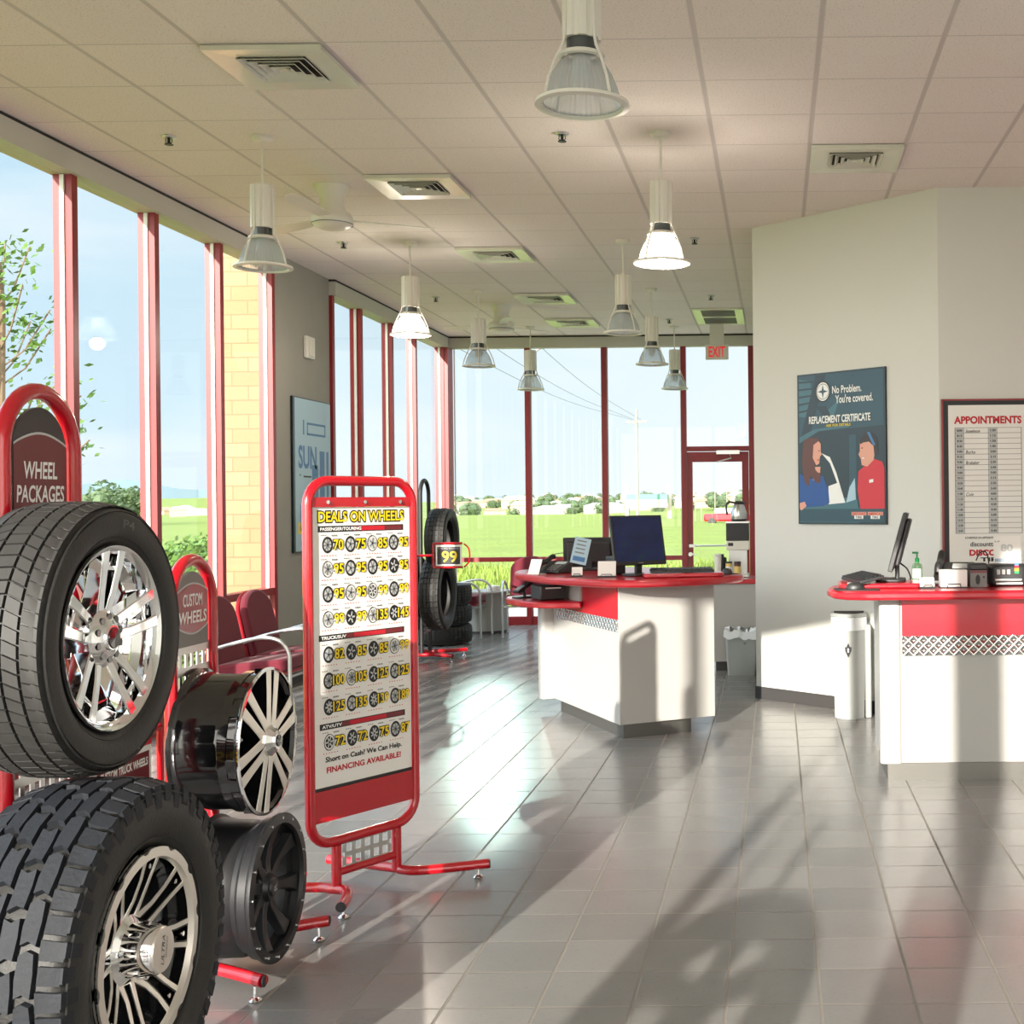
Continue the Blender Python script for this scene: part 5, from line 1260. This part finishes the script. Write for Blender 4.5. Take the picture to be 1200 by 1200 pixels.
# brick pier outside
def brick_mat():
    m = bpy.data.materials.new('tan_brick'); m.use_nodes = True; nt = m.node_tree; b = nt.nodes['Principled BSDF']; b.inputs['Roughness'].default_value = .9
    tc = nt.nodes.new('ShaderNodeTexCoord'); mp = nt.nodes.new('ShaderNodeMapping'); mp.inputs['Rotation'].default_value = (PI/2, 0, 0)
    nt.links.new(tc.outputs['Object'], mp.inputs[0]); br = nt.nodes.new('ShaderNodeTexBrick'); br.inputs['Color1'].default_value = srgb(154, 128, 98); br.inputs['Color2'].default_value = srgb(144, 118, 88); br.inputs['Mortar'].default_value = srgb(128, 104, 78)
    br.inputs['Scale'].default_value = 1; br.inputs['Mortar Size'].default_value = .006; br.inputs['Brick Width'].default_value = .30; br.inputs['Row Height'].default_value = .13
    nt.links.new(mp.outputs[0], br.inputs['Vector']); nt.links.new(br.outputs['Color'], b.inputs['Base Color']); return m
M['brick'] = brick_mat()
o = MB().box(-5.02, XL-.145, 11.42, 12.5, -.1, 4.6).build('brick_pillar', M['brick'], smooth=False); o['kind'] = 'structure'; o['label'] = 'tan brick pier outside the side windows'

# houses on the hills
def make_house(w, d, h, wall, roof):
    t = thing('hillside_house', '', 'house', group='')
    MB().box(-w/2, w/2, -d/2, d/2, -3, h).build('house_wall', M[wall], t, smooth=False)
    o_ = .5; rh = h*.45
    b = MB(); b.add([(-w/2-o_, -d/2-o_, h), (w/2+o_, -d/2-o_, h), (w/2+o_, d/2+o_, h), (-w/2-o_, d/2+o_, h), (-w/2+w*.2, 0, h+rh), (w/2-w*.2, 0, h+rh)], [(0, 1, 5, 4), (1, 2, 5), (2, 3, 4, 5), (3, 0, 4), (0, 3, 2, 1)]); b.build('house_roof', M[roof], t, smooth=False)
    wl = t.children[0] if False else None
    for k in (-.28, .1):
        MB().box(w*k, w*k+w*.14, -d/2-.06, -d/2-.01, h*.35, h*.75).build('house_window', M['ink_grey'], t, smooth=False)
    return t
protos = [(make_house(13, 8, 3.2, 'house_cream', 'roof_tan'), 'cream house with tan hip roof among the far hillside houses', 'cream houses with tan roofs on the hillside'),
          (make_house(16, 9, 3.0, 'house_white', 'roof_grey'), 'white house with grey hip roof among the far hillside houses', 'white houses with grey roofs on the hillside'),
          (make_house(11, 8, 5.2, 'house_cream', 'roof_grey'), 'two-storey cream house with grey roof on the far hillside', 'two-storey cream houses on the hillside')]
used = set(); hr = random.Random(5)
def fieldx(px, Y): return (px-910)/1468.8*Y
pos = []
for row, (Y, pr) in enumerate(((330, 520), (440, 520), (560, 520), (700, 520))):
    px = 530
    while px < 885:
        pos.append((px+hr.uniform(-3, 3), Y+hr.uniform(-20, 20))); px += hr.uniform(14, 26)*(400/Y)**.4
for q in range(16): pos.append((hr.uniform(175, 325), hr.uniform(380, 620)))
placed = []
def free(x, Y, r):
    for a, c, q in placed:
        if (a-x)**2+(c-Y)**2 < (r+q)**2: return False
    placed.append((x, Y, r)); return True
for px, Y in pos:
    if not free(fieldx(px, Y), Y, 5.0): continue
    k = hr.randrange(3); pr, lab, grp = protos[k]; x = fieldx(px, Y)
    L_ = (x, Y, hz(x, Y))
    if k not in used: used.add(k); o = pr; o.location = L_
    else: o = dup(pr, L_)
    o['label'] = lab; o['group'] = grp; o.rotation_euler = (0, 0, hr.uniform(-.5, .5)); s = hr.uniform(.42, .66); o.scale = (s, s, s)
# far trees
def crown(b, n, rx, ry, rz_, zc, leaf, seed, inner=.2):
    r = random.Random(seed)
    for i in range(n):
        th = r.uniform(0, 2*PI); ph = math.acos(r.uniform(-.7, 1)); k = r.uniform(inner, 1)**.5
        c = Vector((rx*k*math.sin(ph)*math.cos(th), ry*k*math.sin(ph)*math.sin(th), zc+rz_*k*math.cos(ph)))
        a = Vector((r.uniform(-1, 1), r.uniform(-1, 1), r.uniform(-1, 1))).normalized(); q = a.orthogonal().normalized()
        s = leaf*r.uniform(.6, 1.2); w = a.cross(q)
        b.add([c-q*s, c+w*s*.5, c+q*s, c-w*s*.5], [(0, 1, 2, 3)])
def lump(b, rx, rz_, zc, seed):
    r = random.Random(seed)
    for i in range(14):
        th = r.uniform(0, 2*PI); k = r.uniform(0, .7); c = (rx*k*math.cos(th), rx*k*math.sin(th), zc+rz_*r.uniform(-.5, .7)); s = r.uniform(.32, .55)*rx
        b.lathe([(0, -s), (s*.7, -s*.7), (s, 0), (s*.72, s*.68), (0, s*.95)], 7, X=Matrix.Translation(c) @ Matrix.Rotation(r.uniform(0, 1), 4, 'Z'))
tp_ = []
for k in range(3):
    t = thing('hillside_tree', '', 'tree', group='x'); b = MB(); lump(b, 4.2-.5*k, 2.6+.5*k, 3.6, 20+k); crown(b, 350, 4.6-.5*k, 4.6-.5*k, 3.4+.4*k, 3.8, .5, 30+k, .7); b.build('foliage', M['leaf_dark'], t, smooth=False)
    MB().cyl((0, 0, -3), (0, 0, 3), .3, .2, 8).build('trunk', M['bark'], t); tp_.append(t)
used = set()
tpos = []
for row, Y in enumerate((320, 400, 470, 560, 690, 800)):
    px = 528
    while px < 890: tpos.append((px+hr.uniform(-6, 6), Y+hr.uniform(-25, 25))); px += hr.uniform(8, 20)
for i, (px, Y) in enumerate(tpos):
    if not free(fieldx(px, Y), Y, 3.5): continue
    k = hr.randrange(3); x = fieldx(px, Y); L_ = (x, Y, hz(x, Y)-.5)
    if k not in used: used.add(k); o = tp_[k]; o.location = L_
    else: o = dup(tp_[k], L_)
    s = hr.uniform(.35, .75); o.scale = (s*1.1, s, s*.9); o['label'] = 'round dark green tree among the houses on the far hillside'; o['group'] = 'hillside trees'
for i in range(26):
    px = 112+i*2.4; Y = 150+hr.uniform(-22, 22); x = fieldx(px, Y)
    if not free(x, Y, 2.4): continue
    o = dup(tp_[i % 3], (x, Y, -1+1.6*math.sin(PI*min(1, i/26))), label='dark green tree in the clump left of the side window view', group='tree clump seen through the side windows'); s = hr.uniform(.45, .6); o.scale = (s, s, s)
# distant blue ridge on left
b = MB(); V = []
for i in range(41):
    x = -1150+i*22; h_ = 8+26*math.exp(-((i-15)/9)**2)+4*math.sin(i*.9); V += [(x, 1500+40*math.sin(i), -10), (x, 1540, h_), (x, 1700, -10)]
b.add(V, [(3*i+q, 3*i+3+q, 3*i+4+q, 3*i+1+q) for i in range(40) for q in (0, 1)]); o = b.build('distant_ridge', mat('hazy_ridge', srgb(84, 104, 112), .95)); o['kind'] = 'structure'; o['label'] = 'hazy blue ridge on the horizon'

# young tree near side window
t = thing('young_tree', 'young leafy tree outside the first side window', 'tree', (-10.9, 17.6, -.1))
b = MB(); b.tube([(0, 0, 0), (.05, 0, 1.5), (0, .05, 3.2), (.05, 0, 4.6), (0, 0, 5.2)], .05, 8); b.build('trunk', M['bark'], t)
tr = random.Random(9); b = MB(); tips = []
for i in range(26):
    z = 1.6+3.2*i/26; a = tr.uniform(0, 2*PI); L_ = 1.1*(1.15-i/30); e = Vector((L_*math.cos(a), L_*math.sin(a), z+.9)); b.tube([(0, 0, z), (e.x*.5, e.y*.5, z+.3), e], .012, 5); tips += [Vector((0, 0, z)).lerp(e, k) for k in (.45, .6, .75, .9, 1.0)]
b.build('branches', M['bark'], t)
b = MB()
for c0 in tips+[Vector((0, 0, 4.9)), Vector((0, 0, 5.2))]:
    for j in range(9):
        c = c0+Vector((tr.gauss(0, .11), tr.gauss(0, .11), tr.gauss(0, .12))); a = Vector((tr.uniform(-1, 1), tr.uniform(-1, 1), tr.uniform(-1, 1))).normalized(); q = a.orthogonal().normalized(); w = a.cross(q); s = tr.uniform(.04, .075)
        b.add([c-q*s, c+w*s*.5, c+q*s, c-w*s*.5], [(0, 1, 2, 3)])
b.build('foliage', M['leaf'], t, smooth=False)
# shrubs outside the side windows
sp_ = None
for i, (x, y, s) in enumerate(((-6.15, 12.9, 1.25), (-7.35, 15.3, 1.35), (-5.95, 10.6, 1.0), (-8.6, 17.6, 1.2), (-9.3, 20.2, 1.3))):
    lab = ('bright green shrub just outside the side windows', 'green shrub behind the first one outside the side windows', 'shrub by the far end of the side windows', 'shrub outside the middle side window', 'shrub farthest out on the side lawn')[i]
    if sp_ is None:
        sp_ = thing('garden_shrub', lab, 'shrub', group='shrubs along the side windows'); b = MB(); crown(b, 2200, .55, .55, .55, .45, .036, 77, .1); b.build('foliage', M['leaf'], sp_, smooth=False)
        b = MB()
        for q in range(6): b.tube([(0, 0, -.05), (.25*math.cos(q), .25*math.sin(q), .6)], .012, 5)
        b.build('stems', M['bark'], sp_); o = sp_
    else: o = dup(sp_, (0, 0, 0), label=lab)
    o.location = (x, y, -.08); o.scale = (s, s, s)
b = MB(); gr = random.Random(4)
for i in range(7000):
    y = 20.7+gr.random()**1.3*12; x = gr.uniform(-.36*y-.5, .06*y); h_ = gr.uniform(.18, .62)*(1.0 if y < 27 else .7); a = gr.uniform(0, PI); w_ = .035; lx, ly = gr.gauss(0, .12), gr.gauss(0, .12)
    c, s_ = math.cos(a)*w_, math.sin(a)*w_
    b.add([(x-c, y-s_, -.14), (x+c, y+s_, -.14), (x+lx*.5+c*.6, y+ly*.5+s_*.6, -.14+h_*.6), (x+lx, y+ly, -.14+h_), (x+lx*.5-c*.6, y+ly*.5-s_*.6, -.14+h_*.6)], [(0, 1, 2, 3, 4)])
o = b.build('tall_grass', mat('weed_blades', srgb(112, 132, 52), .7, noise=.5, nscale=1.5), smooth=False); tag(o, 'rough tall weeds between pavement and field outside the back windows', 'grass', kind='stuff')
# utility pole and wires, filling station canopy
t = thing('utility_pole', 'tall pale utility pole beyond the field', 'pole', (fieldx(747, 150), 150, -.3)); MB().cyl((0, 0, -1), (0, 0, 13.2), .22, .16, 10).build('pole_shaft', M['wood_pole'], t); MB().box(-1.2, 1.2, -.08, .08, 11.6, 11.85).build('cross_arm', M['wood_pole'], t)
t = thing('street_pole', 'pale light pole just outside the back window', 'pole', (fieldx(622, 60), 60, -.2)); MB().cyl((0, 0, -1), (0, 0, 9), .11, .09, 10).build('pole_shaft', M['wood_pole'], t); MB().tube([(0, 0, 8.9), (.5, 0, 9.3), (1.4, 0, 9.4)], .05).build('lamp_arm', M['wood_pole'], t)
for i, dx in enumerate((0, .25, 1.0)):
    a = Vector((fieldx(747, 150)+dx-.5, 149.85, 11.65)); c = Vector((fieldx(560, 60)-3+dx*3, 45, 10.5+i*1.2)); mid = (a+c)/2-Vector((0, 0, 1.0))
    o = MB().tube(smoothline([a, mid, c], 8), .02, 5).build('power_line', M['wire']); tag(o, 'thin sagging power line running to the utility pole', 'cable', 'power lines over the field')
t = thing('filling_station_canopy', 'green and white roadside canopy between white posts beyond the field', 'canopy', (fieldx(760, 160), 160, -.3))
MB().box(-2.6, 2.6, -2, 2, 2.0, 3.1).build('canopy_fascia', M['green_can'], t); MB().box(-2.6, 2.6, -2.05, -2.01, 1.4, 2.4).build('white_sign_face', M['house_white'], t)
for s in (-1, 1): MB().box(s*2.7-.25, s*2.7+.25, -.4, .4, -1, 4.3).build('white_post', M['house_white'], t)
ft = None
for i, px in enumerate((815, 822, 838, 852, 861)):
    x = fieldx(px, 120); L_ = (x, 120, -.3); lab = 'thin white fence post seen through the back door'
    if ft is None: ft = MB().cyl((0, 0, -.5), (0, 0, 3.0), .05, n=8).build('fence_post', M['wood_pole']); o = ft
    else: o = ft.copy(); COL.objects.link(o)
    o.location = L_; tag(o, lab, 'post', 'white posts seen through the back door')
t = thing('parked_car', 'small red and yellow car seen through the back door glass', 'car', (fieldx(852, 110), 110, -.3)); MB().box(-2.0, 2.0, -.9, .9, .3, .95).build('car_body', M['red_lam'], t, bevel=.15); MB().box(-1.1, 1.2, -.8, .8, .95, 1.45).build('car_cabin', M['ink_ltgrey'], t, bevel=.2)
for s in (-1, 1): MB().cyl((s*1.3, -.95, .32), (s*1.3, .95, .32), .33, n=16).build('car_wheels', M['rubber'], t)

# ------------------------------------------------------------------ light
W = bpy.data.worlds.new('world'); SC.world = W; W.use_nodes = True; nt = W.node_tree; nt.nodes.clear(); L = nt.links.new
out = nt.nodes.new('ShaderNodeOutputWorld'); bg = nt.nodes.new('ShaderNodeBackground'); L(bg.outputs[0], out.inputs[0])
tc = nt.nodes.new('ShaderNodeTexCoord'); sp = nt.nodes.new('ShaderNodeSeparateXYZ'); L(tc.outputs['Generated'], sp.inputs[0])
def mth(op, a, b_=None, clamp=False):
    n = nt.nodes.new('ShaderNodeMath'); n.operation = op; n.use_clamp = clamp
    for i, v in enumerate((a, b_)):
        if v is None: continue
        if isinstance(v, (int, float)): n.inputs[i].default_value = v
        else: L(v, n.inputs[i])
    return n.outputs[0]
def mixc(f, a, b_):
    n = nt.nodes.new('ShaderNodeMix'); n.data_type = 'RGBA'
    if isinstance(f, (int, float)): n.inputs[0].default_value = f
    else: L(f, n.inputs[0])
    for i, v in ((6, a), (7, b_)):
        if isinstance(v, tuple): n.inputs[i].default_value = v
        else: L(v, n.inputs[i])
    return n.outputs[2]
elev = mth('MAXIMUM', sp.outputs[2], 0)
f_el = mth('POWER', mth('MULTIPLY', elev, 2.6, True), .8)
side = mth('MULTIPLY', mth('MULTIPLY', sp.outputs[0], -2.2), 1.0, True)      # bluer toward -x
hor = mixc(side, srgb(236, 243, 246), srgb(214, 234, 246)); zen = mixc(side, srgb(214, 232, 243), srgb(178, 214, 236))
sky = mixc(f_el, hor, zen)
nz_ = nt.nodes.new('ShaderNodeTexNoise'); mp = nt.nodes.new('ShaderNodeMapping'); mp.inputs['Scale'].default_value = (1.6, 1.6, 7); L(tc.outputs['Generated'], mp.inputs[0]); L(mp.outputs[0], nz_.inputs['Vector']); nz_.inputs['Scale'].default_value = 1.7; nz_.inputs['Detail'].default_value = 6
mr = nt.nodes.new('ShaderNodeMapRange'); mr.inputs['From Min'].default_value = .52; mr.inputs['From Max'].default_value = .75; mr.inputs['To Max'].default_value = .55; L(nz_.outputs[0], mr.inputs['Value'])
sky = mixc(mr.outputs[0], sky, srgb(246, 248, 250))
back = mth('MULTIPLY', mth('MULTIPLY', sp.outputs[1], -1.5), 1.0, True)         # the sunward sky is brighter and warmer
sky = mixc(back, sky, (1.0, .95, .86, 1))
high = mth('MULTIPLY', mth('SUBTRACT', sp.outputs[2], .34), 2.5, True)            # extra brightness added above the window view to fill the room
far_side = mth('MULTIPLY', mth('SUBTRACT', mth('MULTIPLY', sp.outputs[0], -1), .62), 5, True)  # extra brightness added far left, outside the window view, as room fill
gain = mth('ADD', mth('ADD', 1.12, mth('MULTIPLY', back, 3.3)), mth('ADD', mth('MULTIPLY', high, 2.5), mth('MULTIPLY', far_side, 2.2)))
below = mth('LESS_THAN', sp.outputs[2], -.02)  # below-horizon colour raised as added light for the ceiling
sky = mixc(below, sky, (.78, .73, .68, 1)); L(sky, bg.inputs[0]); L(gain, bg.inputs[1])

sun = bpy.data.lights.new('sun', 'SUN'); so = bpy.data.objects.new('sun', sun); COL.objects.link(so)
so.rotation_euler = Vector((.225, 1, -.285)).to_track_quat('-Z', 'Y').to_euler(); sun.energy = 10.5; sun.angle = math.radians(.6); sun.color = (1, .92, .82)
for i in LIT:
    x, y, _ = pn[i]; l = bpy.data.lights.new('pendant_bulb_light', 'POINT'); l.energy = 34; l.color = (1, .86, .72); l.shadow_soft_size = .05; o = bpy.data.objects.new('pendant_bulb_light', l); COL.objects.link(o); o.location = (x, y, CZ-.85)

# added pale green spot outside the back windows, standing in for sun off glass
gl = bpy.data.lights.new('added_glint_spot', 'SPOT'); go = bpy.data.objects.new('added_glint_spot', gl); COL.objects.link(go)
dv = Vector((.235, -1, -.30)).normalized(); go.location = Vector((-2.0, 9.2, 0))-dv*60; go.rotation_euler = dv.to_track_quat('-Z', 'Y').to_euler()
gl.energy = 9000; gl.spot_size = math.radians(1.6); gl.spot_blend = .5; gl.color = (.72, 1, .88); gl.shadow_soft_size = .25

SC.view_settings.view_transform = 'Standard'; SC.view_settings.look = 'None'; SC.view_settings.gamma = 1; SC.view_settings.use_curve_mapping = False
SC.view_settings.exposure = .1
cy = SC.cycles; cy.max_bounces = 10; cy.diffuse_bounces = 5; cy.glossy_bounces = 4; cy.transparent_max_bounces = 24; cy.transmission_bounces = 6; cy.sample_clamp_indirect = 6; cy.caustics_reflective = False; cy.caustics_refractive = False
